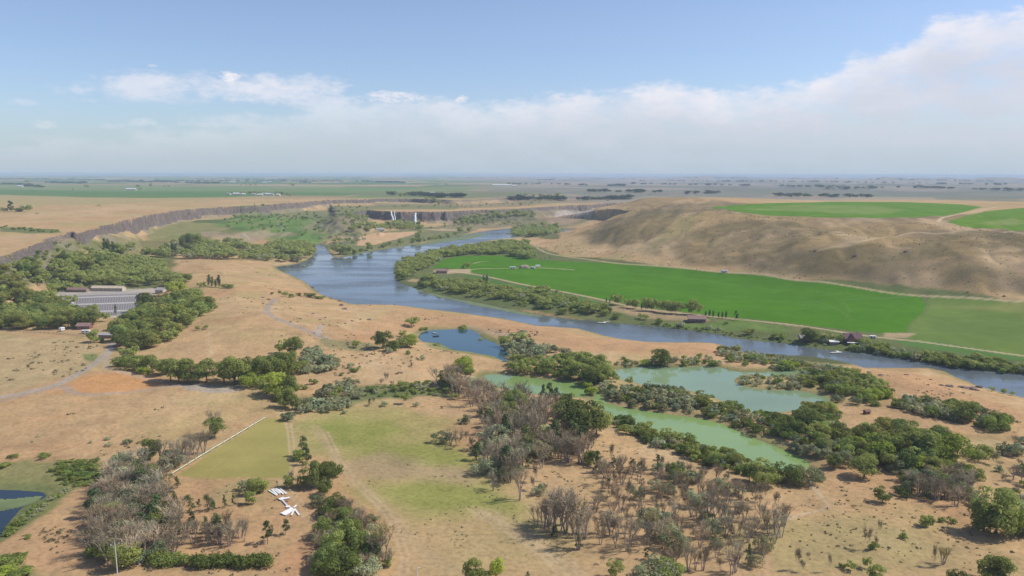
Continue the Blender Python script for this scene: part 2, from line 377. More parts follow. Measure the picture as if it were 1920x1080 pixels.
# slope and floor under the rim
paint([(-20,505),(0,492),(60,474),(100,455),(140,446),(190,452),(240,474),(330,478),(330,500),(300,540),(110,560),(-20,560)], (.115,.135,.045), 6, .92, 8)
paint([(150,470),(200,468),(215,480),(180,484)], (.36,.26,.16), 2, .7, 2)
paint([(180,445),(260,446),(330,440),(400,430),(400,470),(300,476),(220,470)], (.15,.145,.06), 6, .8, 8)
paint([(270,430),(330,415),(400,412),(460,400),(600,395),(640,410),(620,450),(560,458),(480,448),(410,440),(350,445),(280,450)], (.19,.20,.075), 8, .85, 8)
paint([(400,425),(440,405),(520,400),(590,402),(620,440),(600,455),(540,452),(470,440)], (.12,.20,.05), 8, .95, 8)
paint([(425,420),(360,418),(370,412),(430,412)], (.07,.12,.04), 5, .8, 6)
paint([(540,435),(560,440),(470,455),(380,445),(375,434),(430,436)], (.33,.25,.17), 3, .75, 5)
paint([(590,400),(700,395),(690,440),(650,450),(600,430)], (.17,.16,.11), 6, .6, 8)
for q in [(455,438,468,448),(520,420,533,430),(527,418,540,428),(600,418,612,426),(560,405,600,420)]:
    stripe([(q[0], q[1]), (q[2], q[3])], 1.6, (.5,.48,.42), .7, 1.0)
paint([(560,458),(640,452),(700,436),(800,425),(900,428),(860,445),(660,480),(640,485),(615,465),(590,460)], (.12,.15,.065), 6, .85, 6)
paint([(655,447),(700,437),(770,434),(795,434),(760,444),(720,455),(690,461),(668,460),(672,452)], (.48,.32,.18), 2.5, .98, 2, var=.03)
paint([(790,431),(870,424),(900,428),(860,433)], (.42,.30,.18), 3, .8, 4)
paint([(800,455),(870,444),(900,440),(905,443),(870,449),(820,458)], (.20,.26,.07), 3, .0)
paint([(850,399),(960,394),(1060,388),(1110,392),(1120,402),(1060,426),(960,425),(860,430),(800,428)], (.185,.165,.095), 8, .85, 10)
paint([(1020,404),(1060,398),(1090,404),(1070,422),(1030,420)], (.33,.235,.16), 6, .7, 8)
paint([(870,404),(940,400),(1000,400),(1010,412),(930,416),(870,414)], (.10,.12,.06), 8, .7, 10)
paint([(1100,372),(1180,372),(1300,368),(1440,370),(1700,373),(1925,379),(1925,362),(1400,356),(1050,356)], (.17,.175,.13), 30, .8, 40)
paint([(1430,369),(1560,373),(1540,366),(1450,364)], (.32,.23,.16), 14, .7, 20)
paint([(1560,375),(1760,376),(1750,370),(1600,369)], (.36,.28,.19), 10, .7, 14)
paint([(700,388),(860,391),(960,388),(1060,379),(1060,374),(960,380),(860,383),(700,380)], (.19,.17,.10), 10, .75, 12)
# opposite bank
paint([(740,545),(735,500),(760,478),(820,465),(960,448),(1000,460),(1060,480),(1500,526),(1925,566),(1925,712),(1640,672),(1400,640),(1100,605),(900,572)], (.105,.135,.05), 4, .95, 5)
paint([(812,503),(828,487),(860,480),(930,479),(990,479),(1005,487),(1060,490),(1150,493),(1250,500),(1390,513),(1500,526),(1620,541),(1700,549),(1730,558),(1738,572),(1728,588),(1705,608),(1700,622),(1660,625),(1600,620),(1500,608),(1400,597),(1300,587),(1180,570),(1090,553),(960,528),(905,514),(870,508),(840,504)], CROP, 1.2, 1, 1.2, cls=3, var=.0)
paint([(885,512),(950,530),(1090,557),(1130,568),(1060,575),(980,550),(900,530),(870,520)], (.08,.15,.04), 2.5, .9, 2)
paint([(1738,556),(1925,565),(1925,668),(1800,652),(1700,634),(1706,612),(1730,588),(1742,572)], (.125,.18,.042), 2.5, 1, 2.5, cls=4, var=.05, vs=60)
paint([(1760,575),(1925,566),(1925,585)], (.25,.23,.08), 10, .5, 8)
paint([(1760,600),(1925,600),(1925,640),(1740,620)], (.11,.16,.045), 12, .5, 8)
paint([(1668,636),(1760,640),(1830,652),(1925,668),(1925,678),(1800,662),(1700,650)], (.08,.16,.04), 2, .9, 2, cls=5)
paint([(1150,572),(1310,590),(1330,602),(1230,600),(1140,582)], (.38,.27,.16), 3, .8, 4)
paint([(1230,603),(1320,610),(1390,598),(1470,612),(1490,625),(1350,620),(1250,610)], (.13,.20,.05), 3, .8, 4)
paint([(1660,624),(1715,625),(1700,634),(1655,633)], (.40,.30,.18), 2, .8, 2)
paint([(1505,622),(1600,630),(1595,640),(1500,640)], (.30,.22,.13), 3, .5, 3)
paint([(790,541),(835,534),(870,525),(850,521),(800,530)], (.0,.0,.0), 3, .0)
paint([(762,527),(775,522),(788,524),(784,530)], (.42,.31,.18), 1.5, .9, 1.5)
paint([(812,506),(835,505),(880,504),(885,511),(820,514)], (.42,.31,.20), 2, .9, 2)
TRACK = (.44,.35,.22)
stripe([(815,508),(860,508),(900,504),(960,503),(1010,502),(1060,505),(1075,506)], 3.6, TRACK, .85, 1.2, cls=11)
stripe([(888,494),(900,491),(915,490)], 3.0, TRACK, .8, 1.2, cls=11)
stripe([(862,510),(880,513),(920,520),(990,535),(1060,548),(1120,560),(1190,576),(1300,590),(1400,600),(1500,611),(1600,626),(1660,634),(1730,641),(1830,655),(1925,668)], 4.2, TRACK, .9, 1.2, cls=11)
stripe([(1000,459),(1020,472),(1060,481),(1150,493),(1250,500),(1390,512),(1500,526),(1620,541),(1760,556),(1925,566)], 4.2, (.45,.34,.21), .8, 1.4)
stripe([(1495,566),(1620,560),(1700,556)], 2.2, (.13,.2,.07), .6, 1.0, cls=None)
for q in ([(1568,562),(1588,572),(1592,585),(1585,597)], [(1120,508),(1300,524),(1500,546),(1640,556)], [(1060,520),(1250,543),(1450,566),(1600,578),(1720,583)], [(1000,522),(1180,553),(1330,574),(1480,590),(1640,603)], [(1752,590),(1820,600),(1925,606)], [(1745,612),(1830,628),(1925,640)], [(1500,556),(1560,575),(1600,600)]):
    stripe(q, 2.4, (.12,.20,.05), .38, 1.2)
# mesa fields
paint([(1335,389),(1370,385),(1440,381),(1560,378),(1700,379),(1800,383),(1842,388),(1815,396),(1770,405),(1700,408),(1640,409),(1560,408),(1500,406),(1430,403),(1380,397)], (.10,.20,.02), 3, 1, 2.5, cls=6, var=.05)
paint([(1385,392),(1500,384),(1640,386),(1700,394),(1640,402),(1560,400)], (.22,.25,.08), 14, .5, 10, vs=60)
paint([(1775,416),(1800,408),(1850,396),(1925,389),(1990,390),(1990,434),(1925,432),(1860,429),(1800,424)], (.11,.20,.02), 3, 1, 2.5, cls=7, var=.05)
paint([(1830,418),(1900,408),(1925,420),(1870,424)], (.24,.26,.09), 10, .6, 8)
stripe([(1760,416),(1766,409),(1785,404),(1830,396),(1870,388)], 5, (.50,.40,.25), .9, 1.5, cls=11)
stripe([(1925,436),(1800,434),(1730,436),(1680,444),(1620,452),(1560,464),(1535,470)], 5, (.47,.37,.24), .7, 2, cls=11)
paint([(1550,470),(1580,455),(1570,440),(1540,430),(1600,440),(1640,450),(1600,460)], (.42,.32,.20), 8, .6, 6)
for q in ([(1250,400),(1200,425),(1150,455),(1090,463),(1010,468)], [(1290,405),(1250,428),(1215,445)], [(1400,450),(1340,470),(1270,490)], [(1310,420),(1270,450),(1235,470)]):
    stripe(q, 7, (.42,.31,.18), .55, 5, jit=5)
paint([(1240,440),(1290,400),(1320,402),(1300,425),(1260,450),(1220,480),(1200,470)], (.24,.22,.09), 10, .5, 12)
HS = (.125,.105,.05)
for q in ([(1165,415),(1200,398),(1290,392),(1255,425),(1220,450),(1165,462),(1110,455)], [(1250,452),(1330,425),(1400,412),(1500,420),(1560,432),(1500,460),(1400,490),(1300,492),(1250,470)], [(1420,492),(1560,470),(1640,455),(1760,445),(1940,440),(1940,480),(1800,478),(1700,500),(1560,505)], [(1680,500),(1800,495),(1940,520),(1940,535),(1800,530)], [(1080,440),(1140,415),(1175,400),(1160,425),(1110,447)]):
    paint(q, HS, 12, .62, 22, var=.5, vs=30)
# far-bank mouth beyond the bend
paint([(1040,400),(1060,388),(1100,388),(1110,402),(1080,410)], (.45,.40,.36), 6, .7, 8)
paint([(900,438),(960,432),(960,425),(1050,438),(1050,448),(960,446)], (.07,.11,.04), 5, .8, 5)
# near side, dry meadow and tracks
paint([(25,628),(190,640),(180,690),(0,745),(-60,745),(-60,628)], (.37,.29,.155), 6, .7, 6)
paint([(155,664),(185,662),(178,678),(158,676)], (.13,.18,.06), 1.5, .8, 1.5)
paint([(125,722),(160,705),(220,700),(290,708),(310,720),(240,735),(160,738)], (.46,.245,.105), 3, .9, 3, var=.04)
paint([(112,740),(125,728),(90,735)], (.44,.22,.10), 3, .7, 3)
GRAV = (.34,.29,.235)
stripe([(-60,760),(0,745),(60,733),(120,715),(165,690),(190,672),(204,658),(212,640)], 5.0, GRAV, .95, 1.0, cls=10)
stripe([(204,664),(200,690),(240,700),(285,712),(330,722)], 4.0, (.38,.31,.23), .55, 1.2, cls=None)
stripe([(0,752),(60,738),(114,724),(135,735),(170,740),(230,736),(300,727),(345,722),(395,726),(440,728)], 4.2, (.31,.26,.22), .6, 1.0, cls=10)
paint([(330,722),(360,718),(400,722),(450,722),(462,727),(440,735),(400,737),(355,732)], GRAV, 1.2, .95, 1.0, cls=10, var=.03)
stripe([(517,560),(505,572),(500,585),(520,598),(550,610),(590,625),(612,635)], 5.5, (.31,.26,.215), .8, 1.2, cls=10)
stripe([(594,630),(598,618),(604,610)], 4, (.36,.31,.26), .8, 1.2)
stripe([(330,640),(302,648),(318,635),(345,630)], 3.0, (.47,.33,.19), .6, 1)
paint([(640,640),(700,600),(760,575),(900,595),(1000,620),(960,625),(900,612),(800,610),(700,640)], (.42,.24,.13), 5, .55, 8)
paint([(615,655),(600,632),(700,645),(720,655),(680,658)], (.17,.18,.085), 3, .7, 4)
paint([(800,634),(830,640),(880,618),(900,625),(940,640),(985,650),(960,672),(920,672),(860,662),(800,650)], (.18,.20,.08), 3, .75, 4)
stripe([(880,612),(930,625),(985,632)], 4, (.40,.33,.25), .6, 2)
for q in ([(560,745),(690,735),(780,730),(850,725),(850,745),(780,742),(700,748),(560,772)], [(660,728),(760,720),(800,735),(770,748),(665,745)]):
    paint(q, (.12,.15,.06), 3, .8, 4)
# pasture
PASTA = [(328,893),(500,783),(530,785),(545,830),(548,893),(535,897),(450,895),(400,899)]
paint(PASTA, (.285,.25,.08), 1.3, .95, 1.0, cls=8, var=.04)
paint([(556,795),(640,770),(760,768),(830,790),(850,830),(930,870),(990,940),(990,985),(900,980),(760,985),(690,930),(640,870),(570,840)], (.30,.265,.10), 8, .9, 7, cls=9)
for q in ([(600,800),(740,785),(760,810),(640,820)], [(690,845),(790,838),(860,850),(870,862),(780,866)], [(700,915),(800,905),(900,920),(970,940),(970,955),(860,948),(780,945)], [(580,800),(640,790),(620,815)],[(580,835),(700,832),(690,820)]):
    paint(q, (.215,.235,.06), 6, .75, 10)
paint([(640,870),(720,850),(900,880),(880,905),(760,900),(700,900)], (.33,.23,.15), 6, .6, 8)
paint([(800,990),(1000,960),(1080,1060),(900,1080),(820,1060)], (.33,.27,.125), 10, .6, 10)
paint([(-60,880),(60,860),(150,870),(190,890),(120,920),(40,945),(-40,900)], (.17,.19,.07), 2.5, .85, 4)
paint([(-60,1010),(20,980),(50,935),(100,925),(150,905),(90,965),(20,1000),(-60,1060)], (.12,.155,.05), 2, .85, 3)
paint([(-60,1030),(40,1040),(80,1090),(-60,1090)], (.14,.17,.06), 2, .8, 3)
paint([(470,1015),(510,1030),(600,1000),(590,1080),(520,1090),(520,1040)], (.40,.22,.12), 4, .6, 5)
paint([(180,900),(130,980),(60,1060),(190,1080),(240,1000)], (.43,.27,.15), 5, .5, 6)
DT = (.43,.325,.20)
def ruts(P, gap, w, c=DT, amt=.8):
    P = np.asarray(P, float); a, b = G(P[:, 0], P[:, 1])[:2]; Q = smooth_line(np.c_[a, b], 4)
    t = np.gradient(Q, axis=0); nrm = np.c_[-t[:, 1], t[:, 0]] / (np.linalg.norm(t, axis=1)[:, None] + 1e-9)
    for s in (-.5, .5): line_cover(Q + nrm * gap * s, w, c, amt, .35, .2)
ruts([(490,735),(515,760),(538,785),(545,820),(548,860),(549,885),(530,905),(550,930),(568,950),(575,970),(600,985),(625,998)], 1.9, .75)
ruts([(610,810),(640,870),(668,905),(700,935),(728,965),(742,990),(752,1020),(760,1050),(755,1085)], 2.2, .9, DT, .75)
stripe([(590,800),(625,850),(665,900),(720,950),(800,1040),(900,1090)], 5, (.40,.30,.17), .55, 2.5)
stripe([(900,960),(960,990),(1040,1050),(1090,1090)], 6, (.40,.30,.17), .6, 3)
ruts([(880,950),(960,1000),(1020,1040),(1060,1085)], 2.6, .8, DT, .7)
ruts([(920,960),(990,1000),(1060,1050),(1100,1085)], 2.6, .8, DT, .6)
ruts([(490,730),(505,750),(520,765)], 1.9, .7, (.45,.29,.16), .7)
stripe([(1545,880),(1520,900),(1535,925),(1552,945),(1545,955),(1500,965),(1470,975)], 1.3, (.46,.38,.27), .7, .6)
stripe([(1420,990),(1440,1040),(1430,1090)], 3.4, (.43,.28,.17), .5, 1.2)
stripe([(1640,700),(1700,705),(1740,725),(1790,745)], 1.6, (.22,.16,.10), .5, 1.2)
for q in ([(1560,700),(1640,695),(1760,712),(1850,750),(1925,775),(1925,805),(1800,760),(1700,735),(1640,735)], [(950,600),(1130,635),(1370,650),(1370,665),(1200,665),(1060,655),(960,620)]):
    paint(q, (.43,.245,.13), 4, .55, 6)
# green fringe right at every shore
for d_, amt in [(dr, .6)] + [(dpond[k], .75) for k in ('blue', 'west', 'long', 'main', 'south')]:
    mm = (1 - sstep(1.0, 7, np.abs(d_ - 1))) * amt
    mixc(C(.13,.155,.06), mm * (0.5 + 0.5 * sstep(-.3, .3, n25)))
# river bed shows brownish-green in the shallows
mixc(C(.10,.11,.05), (dr < 0) * 1.0)
paint([(560,430),(600,410),(640,400),(690,392),(690,430),(650,445),(600,440)], (.17,.165,.09), 8, .6, 10)
paint([(430,402),(560,391),(700,385),(860,385),(860,393),(700,393),(640,406),(600,414),(520,404)], (.165,.18,.08), 10, .85, 12)
sm_ = np.zeros_like(GX); qs = world_poly([(380,430),(420,400),(560,391),(640,395),(640,440),(560,452),(480,446),(410,440)]); wn = win(qs, 40)
sm_[wn] = 1 - sstep(-20, 20, sdf_poly(GX[wn], GY[wn], qs, 40)); strk = fbm(GX * 1.0, GY * .22, 26, 3, 190)
mixc(C(.24,.20,.11), sm_ * sstep(.05, .45, strk) * .6); mixc(C(.06,.10,.03), sm_ * sstep(.05, .4, -strk) * .5)
# basalt and scree
mixc(C(.21,.18,.13), np.clip(scree * sstep(-.1, .5, n25 + .2) * .8, 0, 1))
mixc(C(.135,.105,.085), cliffm * .95)
CLS[(cliffm > .5)] = 2
mixc(C(.42,.38,.32), ((dpad < -1) * .8))
cr = C(1, 1, 1) * (1 + .10 * n8[..., None] + .06 * n25[..., None])
COL = np.clip(COL * cr, .01, .7)
print('cover', round(time.time() - T0, 1))
# ------------------------------------------------------------------ node helpers and materials
def new_mat(name):
    m = bpy.data.materials.new(name); m.use_nodes = True; nt = m.node_tree; nt.nodes.clear()
    return m, nt
def nd(nt, typ, **kw):
    n = nt.nodes.new(typ)
    for k, v in kw.items():
        if k.startswith('i_'):
            n.inputs[k[2:].replace('_', ' ')].default_value = v
        else: setattr(n, k, v)
    return n
def lk(nt, a, b): nt.links.new(a, b)
def noise(nt, vec, scale, detail=3, rough=.5):
    n = nd(nt, 'ShaderNodeTexNoise'); n.inputs['Scale'].default_value = scale; n.inputs['Detail'].default_value = detail; n.inputs['Roughness'].default_value = rough
    if vec is not None: lk(nt, vec, n.inputs['Vector'])
    return n
def ramp(nt, fac, stops):
    r = nd(nt, 'ShaderNodeValToRGB'); e = r.color_ramp.elements
    while len(e) < len(stops): e.new(.5)
    for k, (p, c) in enumerate(stops): e[k].position = p; e[k].color = (*c, 1) if len(c) == 3 else c
    lk(nt, fac, r.inputs['Fac']); return r
def mix(nt, mode, fac, a, b):
    m = nd(nt, 'ShaderNodeMix', data_type='RGBA', blend_type=mode)
    for sock, v in ((m.inputs[0], fac), (m.inputs[6], a), (m.inputs[7], b)):
        if isinstance(v, (int, float)): sock.default_value = v
        elif isinstance(v, tuple): sock.default_value = (*v, 1)
        else: lk(nt, v, sock)
    return m.outputs[2]
def mathn(nt, op, a, b=None, c=None, clamp=False):
    m = nd(nt, 'ShaderNodeMath', operation=op, use_clamp=clamp)
    for s, v in zip(m.inputs, (a, b, c)):
        if v is None: continue
        if isinstance(v, (int, float)): s.default_value = v
        else: lk(nt, v, s)
    return m.outputs[0]

def plain(name, c, rough=.8, var=.15, scale=.6, metal=0):
    m, nt = new_mat(name); out = nd(nt, 'ShaderNodeOutputMaterial'); p = nd(nt, 'ShaderNodeBsdfPrincipled')
    tc = nd(nt, 'ShaderNodeTexCoord'); n = noise(nt, tc.outputs['Object'], scale, 4)
    r = ramp(nt, n.outputs['Fac'], [(.3, tuple(x * (1 - var) for x in c)), (.7, tuple(min(1, x * (1 + var)) for x in c))])
    lk(nt, r.outputs[0], p.inputs['Base Color']); p.inputs['Roughness'].default_value = rough; p.inputs['Metallic'].default_value = metal
    lk(nt, p.outputs[0], out.inputs[0]); return m

# land
mland, nt = new_mat('land')
out = nd(nt, 'ShaderNodeOutputMaterial'); p = nd(nt, 'ShaderNodeBsdfPrincipled'); p.inputs['Roughness'].default_value = .95; p.inputs['Specular IOR Level'].default_value = 0
att = nd(nt, 'ShaderNodeAttribute', attribute_name='cover'); geo = nd(nt, 'ShaderNodeNewGeometry')
na = noise(nt, geo.outputs['Position'], .55, 5, .62); nb = noise(nt, geo.outputs['Position'], .09, 4, .6)
ra = ramp(nt, na.outputs['Fac'], [(.30, (.74, .74, .72)), (.5, (1, 1, 1)), (.72, (1.16, 1.13, 1.1))])
rb = ramp(nt, nb.outputs['Fac'], [(.3, (.88, .88, .86)), (.7, (1.1, 1.08, 1.06))])
c1 = mix(nt, 'MULTIPLY', 1.0, att.outputs['Color'], ra.outputs[0]); c2 = mix(nt, 'MULTIPLY', 1.0, c1, rb.outputs[0])
lk(nt, c2, p.inputs['Base Color'])
bm_ = nd(nt, 'ShaderNodeBump'); bm_.inputs['Strength'].default_value = .5; bm_.inputs['Distance'].default_value = .5; lk(nt, na.outputs['Fac'], bm_.inputs['Height']); lk(nt, bm_.outputs[0], p.inputs['Normal'])
lk(nt, p.outputs[0], out.inputs[0])
# crops: smoother
mcrop, nt = new_mat('crop')
out = nd(nt, 'ShaderNodeOutputMaterial'); p = nd(nt, 'ShaderNodeBsdfPrincipled'); p.inputs['Roughness'].default_value = .9; p.inputs['Specular IOR Level'].default_value = 0
att = nd(nt, 'ShaderNodeAttribute', attribute_name='cover'); geo = nd(nt, 'ShaderNodeNewGeometry')
na = noise(nt, geo.outputs['Position'], .018, 4, .6); ra = ramp(nt, na.outputs['Fac'], [(.3, (.88, .9, .86)), (.7, (1.1, 1.07, 1.1))])
nb = noise(nt, geo.outputs['Position'], .8, 3, .6); rb = ramp(nt, nb.outputs['Fac'], [(.3, (.92, .92, .92)), (.7, (1.07, 1.07, 1.07))])
lk(nt, mix(nt, 'MULTIPLY', 1.0, mix(nt, 'MULTIPLY', 1.0, att.outputs['Color'], ra.outputs[0]), rb.outputs[0]), p.inputs['Base Color']); lk(nt, p.outputs[0], out.inputs[0])
# basalt
mrock, nt = new_mat('basalt')
out = nd(nt, 'ShaderNodeOutputMaterial'); p = nd(nt, 'ShaderNodeBsdfPrincipled'); p.inputs['Roughness'].default_value = .9
att = nd(nt, 'ShaderNodeAttribute', attribute_name='cover'); geo = nd(nt, 'ShaderNodeNewGeometry')
mp = nd(nt, 'ShaderNodeMapping'); mp.inputs['Scale'].default_value = (.30, .30, .05); lk(nt, geo.outputs['Position'], mp.inputs['Vector'])
na = noise(nt, mp.outputs[0], 1.0, 5, .7); ra = ramp(nt, na.outputs['Fac'], [(.32, (.48, .45, .46)), (.5, (.95, .95, .95)), (.7, (1.5, 1.45, 1.4))])
lk(nt, mix(nt, 'MULTIPLY', 1.0, att.outputs['Color'], ra.outputs[0]), p.inputs['Base Color'])
bm_ = nd(nt, 'ShaderNodeBump'); bm_.inputs['Strength'].default_value = 1; bm_.inputs['Distance'].default_value = 3; lk(nt, na.outputs['Fac'], bm_.inputs['Height']); lk(nt, bm_.outputs[0], p.inputs['Normal'])
lk(nt, p.outputs[0], out.inputs[0])

# ------------------------------------------------------------------ land meshes
vid = np.arange(NR * NT).reshape(NR, NT)
quads = np.stack([vid[:-1, :-1], vid[:-1, 1:], vid[1:, 1:], vid[1:, :-1]], -1).reshape(-1, 4)
fcls = CLS[:-1, :-1].reshape(-1)
V = np.stack([GX, GY, Z], -1).reshape(-1, 3).astype(np.float32)
Cc = np.c_[COL.reshape(-1, 3), np.ones(NR * NT)].astype(np.float32)
def mesh_from(name, v, q, smooth=True, colors=None):
    me = bpy.data.meshes.new(name)
    me.vertices.add(len(v)); me.vertices.foreach_set('co', np.ascontiguousarray(v, np.float32).ravel())
    k = q.shape[1]
    me.loops.add(q.size); me.loops.foreach_set('vertex_index', np.ascontiguousarray(q, np.int32).ravel())
    me.polygons.add(len(q)); me.polygons.foreach_set('loop_start', np.arange(0, q.size, k, dtype=np.int32)); me.polygons.foreach_set('loop_total', np.full(len(q), k, np.int32))
    if smooth: me.polygons.foreach_set('use_smooth', np.ones(len(q), bool))
    if colors is not None:
        a = me.color_attributes.new('cover', 'FLOAT_COLOR', 'POINT'); a.data.foreach_set('color', colors.ravel())
    me.update(); return me
def tag(o, label=None, cat=None, group=None, kind=None):
    if label: o['label'] = label
    if cat: o['category'] = cat
    if group: o['group'] = group
    if kind: o['kind'] = kind
    return o
def link(name, me, mat=None, parent=None):
    o = bpy.data.objects.new(name, me); col.objects.link(o)
    if mat is not None and not me.materials: me.materials.append(mat)
    if parent is not None: o.parent = parent
    return o
def landpiece(name, ids, mat, label, cat):
    sel = np.isin(fcls, ids); q = quads[sel]
    if not len(q): return
    u_, inv = np.unique(q, return_inverse=True)
    me = mesh_from(name, V[u_], inv.reshape(q.shape), True, Cc[u_])
    tag(link(name, me, mat), label, cat, None, 'structure')
landpiece('ground', [0, 9], mland, 'dry tan and orange grassland valley floor running back to the farmed plain and horizon', 'ground')
landpiece('hills', [1], mland, 'bare brown hillside with dark scrub patches rising across the river below the flat green fields', 'hill')
landpiece('cliff', [2], mrock, 'dark grey-brown basalt cliff band along the canyon rim', 'cliff')
landpiece('field', [3], mcrop, 'long dark green crop field on the flat across the river', 'field')
landpiece('field', [4], mcrop, 'yellow-green field at the end of the dark green crop field', 'field')
landpiece('field', [5], mcrop, 'narrow green strip of crop between the river shrubs and the farm track', 'field')
landpiece('field', [6], mcrop, 'pale green field on top of the brown hill, the longer of two', 'field')
landpiece('field', [7], mcrop, 'green field on top of the brown hill, beyond the pale forked track', 'field')
landpiece('field', [8], mcrop, 'small olive-green pasture with a white pipe along its edge', 'field')
landpiece('gravel_road', [10], mland, 'grey gravel roads crossing the dry grassland', 'road')
landpiece('dirt_track', [11], mland, 'pale dirt farm tracks beside the crop fields', 'track')
print('land', round(time.time() - T0, 1))

# ------------------------------------------------------------------ water
def water_mat(name, deep, rough, bscale, bstr, murk=.0, streak=False, spec=.5):
    m, nt = new_mat(name); out = nd(nt, 'ShaderNodeOutputMaterial'); p = nd(nt, 'ShaderNodeBsdfPrincipled')
    geo = nd(nt, 'ShaderNodeNewGeometry'); p.inputs['IOR'].default_value = 1.33; p.inputs['Specular IOR Level'].default_value = spec
    big = noise(nt, geo.outputs['Position'], .012, 3, .5)
    r = ramp(nt, big.outputs['Fac'], [(.35, tuple(x * .86 for x in deep)), (.65, tuple(x * 1.12 for x in deep))])
    lk(nt, r.outputs[0], p.inputs['Base Color'])
    mp = nd(nt, 'ShaderNodeMapping'); mp.inputs['Rotation'].default_value = (0, 0, .5); mp.inputs['Scale'].default_value = (1, 1, 1) if not streak else (.35, 1, 1); lk(nt, geo.outputs['Position'], mp.inputs['Vector'])
    n = noise(nt, mp.outputs[0], bscale, 3, .6)
    b = nd(nt, 'ShaderNodeBump'); b.inputs['Strength'].default_value = 1; b.inputs['Distance'].default_value = bstr; lk(nt, n.outputs['Fac'], b.inputs['Height'])
    if streak:
        # slicks and riffles: the roughness of the surface changes in long patches
        mp2 = nd(nt, 'ShaderNodeMapping'); mp2.inputs['Rotation'].default_value = (0, 0, -.35); mp2.inputs['Scale'].default_value = (.009, .022, 1); lk(nt, geo.outputs['Position'], mp2.inputs['Vector'])
        n2 = noise(nt, mp2.outputs[0], 1.0, 5, .62)
        r2 = ramp(nt, n2.outputs['Fac'], [(.40, (rough * .4,) * 3), (.58, (rough * 3.2,) * 3)]); lk(nt, r2.outputs[0], p.inputs['Roughness'])
        r3 = ramp(nt, n2.outputs['Fac'], [(.42, (.3,) * 3), (.58, (1.7,) * 3)]); ds = mathn(nt, 'MULTIPLY', r3.outputs[0], bstr); lk(nt, ds, b.inputs['Distance'])
    else: p.inputs['Roughness'].default_value = rough
    lk(nt, b.outputs[0], p.inputs['Normal']); lk(nt, p.outputs[0], out.inputs[0]); return m
mriver = water_mat('river_water', (.105, .125, .138), .09, .9, .04, streak=True)
mblue = water_mat('pond_water', (.03, .075, .095), .06, 1.4, .012)
mgreen = water_mat('green_pond_water', (.21, .305, .10), .07, 1.2, .008)
mgreen2 = water_mat('pale_pond_water', (.20, .275, .145), .07, 1.2, .008)
def water(name, d, z, mat, label, cat, lim=5):
    m = (d < lim); fq = (m[:-1, :-1] | m[1:, 1:] | m[:-1, 1:] | m[1:, :-1]).reshape(-1)
    q = quads[fq]; u_, inv = np.unique(q, return_inverse=True)
    v = V[u_].copy(); v[:, 2] = z
    tag(link(name, mesh_from(name, v, inv.reshape(q.shape), True), mat), label, cat, None, 'structure')
water('river', dr, 0.0, mriver, 'wide blue-grey river bending through the valley between dry banks and green fields', 'river', 4)
water('pond', dpond['blue'], PZ, mblue, 'small deep blue pond below the lone round tree', 'pond', 3)
water('pond', dpond['west'], PZ, mgreen, 'milky green pond behind the grey bare trees', 'pond', 3)
water('pond', dpond['long'], PZ, mgreen, 'long milky green pond nearest the bare tree flat', 'pond', 3)
water('pond', dpond['main'], PZ, mgreen2, 'largest pale green pond, with a shrubby island spit', 'pond', 3)
mdark = water_mat('dark_pond_water', (.018, .032, .045), .05, 1.4, .012)
water('pond', dpond['south'], PZ, mdark, 'dark blue pond cut off by the picture corner, among reeds', 'pond', 3)
water('pond', dpond['east'], PZ, mgreen2, 'sliver of pale water beside the biggest round bush', 'pond', 2)

# ------------------------------------------------------------------ sky
SUN_EL, SUN_AZ = 48.0, 84.0          # azimuth clockwise from the viewing direction
w = bpy.data.worlds.new('World'); sc.world = w; w.use_nodes = True; nt = w.node_tree; nt.nodes.clear()
out = nd(nt, 'ShaderNodeOutputWorld'); bg = nd(nt, 'ShaderNodeBackground'); bg.inputs['Strength'].default_value = SKYSTR
sky = nd(nt, 'ShaderNodeTexSky', sky_type='NISHITA', sun_disc=False); sky.sun_elevation = R(SUN_EL); sky.sun_rotation = R(SUN_AZ); sky.altitude = 900; sky.air_density = 1.0; sky.dust_density = 1.2; sky.ozone_density = 1.5
tc = nd(nt, 'ShaderNodeTexCoord'); sep = nd(nt, 'ShaderNodeSeparateXYZ'); lk(nt, tc.outputs['Generated'], sep.inputs[0])
az = mathn(nt, 'ARCTAN2', sep.outputs[0], sep.outputs[1]); el = mathn(nt, 'ARCSINE', sep.outputs[2])
el = mathn(nt, 'MULTIPLY', el, 57.29578); az = mathn(nt, 'MULTIPLY', az, 57.29578)
# cloud-bank top by bearing
fcv = nd(nt, 'ShaderNodeFloatCurve'); cu = fcv.mapping.curves[0]
def az_el(px, py):
    d = ray(px, py); return math.degrees(math.atan2(d[0], d[1])), math.degrees(math.asin(d[2] / np.linalg.norm(d)))
TOPS = [(-60,300),(0,262),(120,255),(330,235),(500,215),(600,192),(700,184),(740,174),(830,180),(880,190),(960,186),(1030,172),(1130,168),(1220,158),(1270,148),(1320,160),(1400,163),(1490,152),(1545,132),(1620,95),(1690,80),(1730,48),(1790,22),(1850,14),(1925,8),(2050,-20)]
pts = [az_el(*q) for q in TOPS]
pts = [(-180, 3.0), (-60, 2.2)] + pts + [(60, 17), (90, 8), (180, 4)]
cu.points[0].location = ((pts[0][0] + 180) / 360, pts[0][1] / 20); cu.points[1].location = ((pts[-1][0] + 180) / 360, pts[-1][1] / 20)
for a, e in pts[1:-1]: cu.points.new((a + 180) / 360, e / 20)
for q in cu.points: q.handle_type = 'AUTO'
fcv.mapping.update()
lk(nt, mathn(nt, 'DIVIDE', mathn(nt, 'ADD', az, 180.0), 360.0), fcv.inputs['Value'])
top = mathn(nt, 'MULTIPLY', fcv.outputs[0], 20.0)
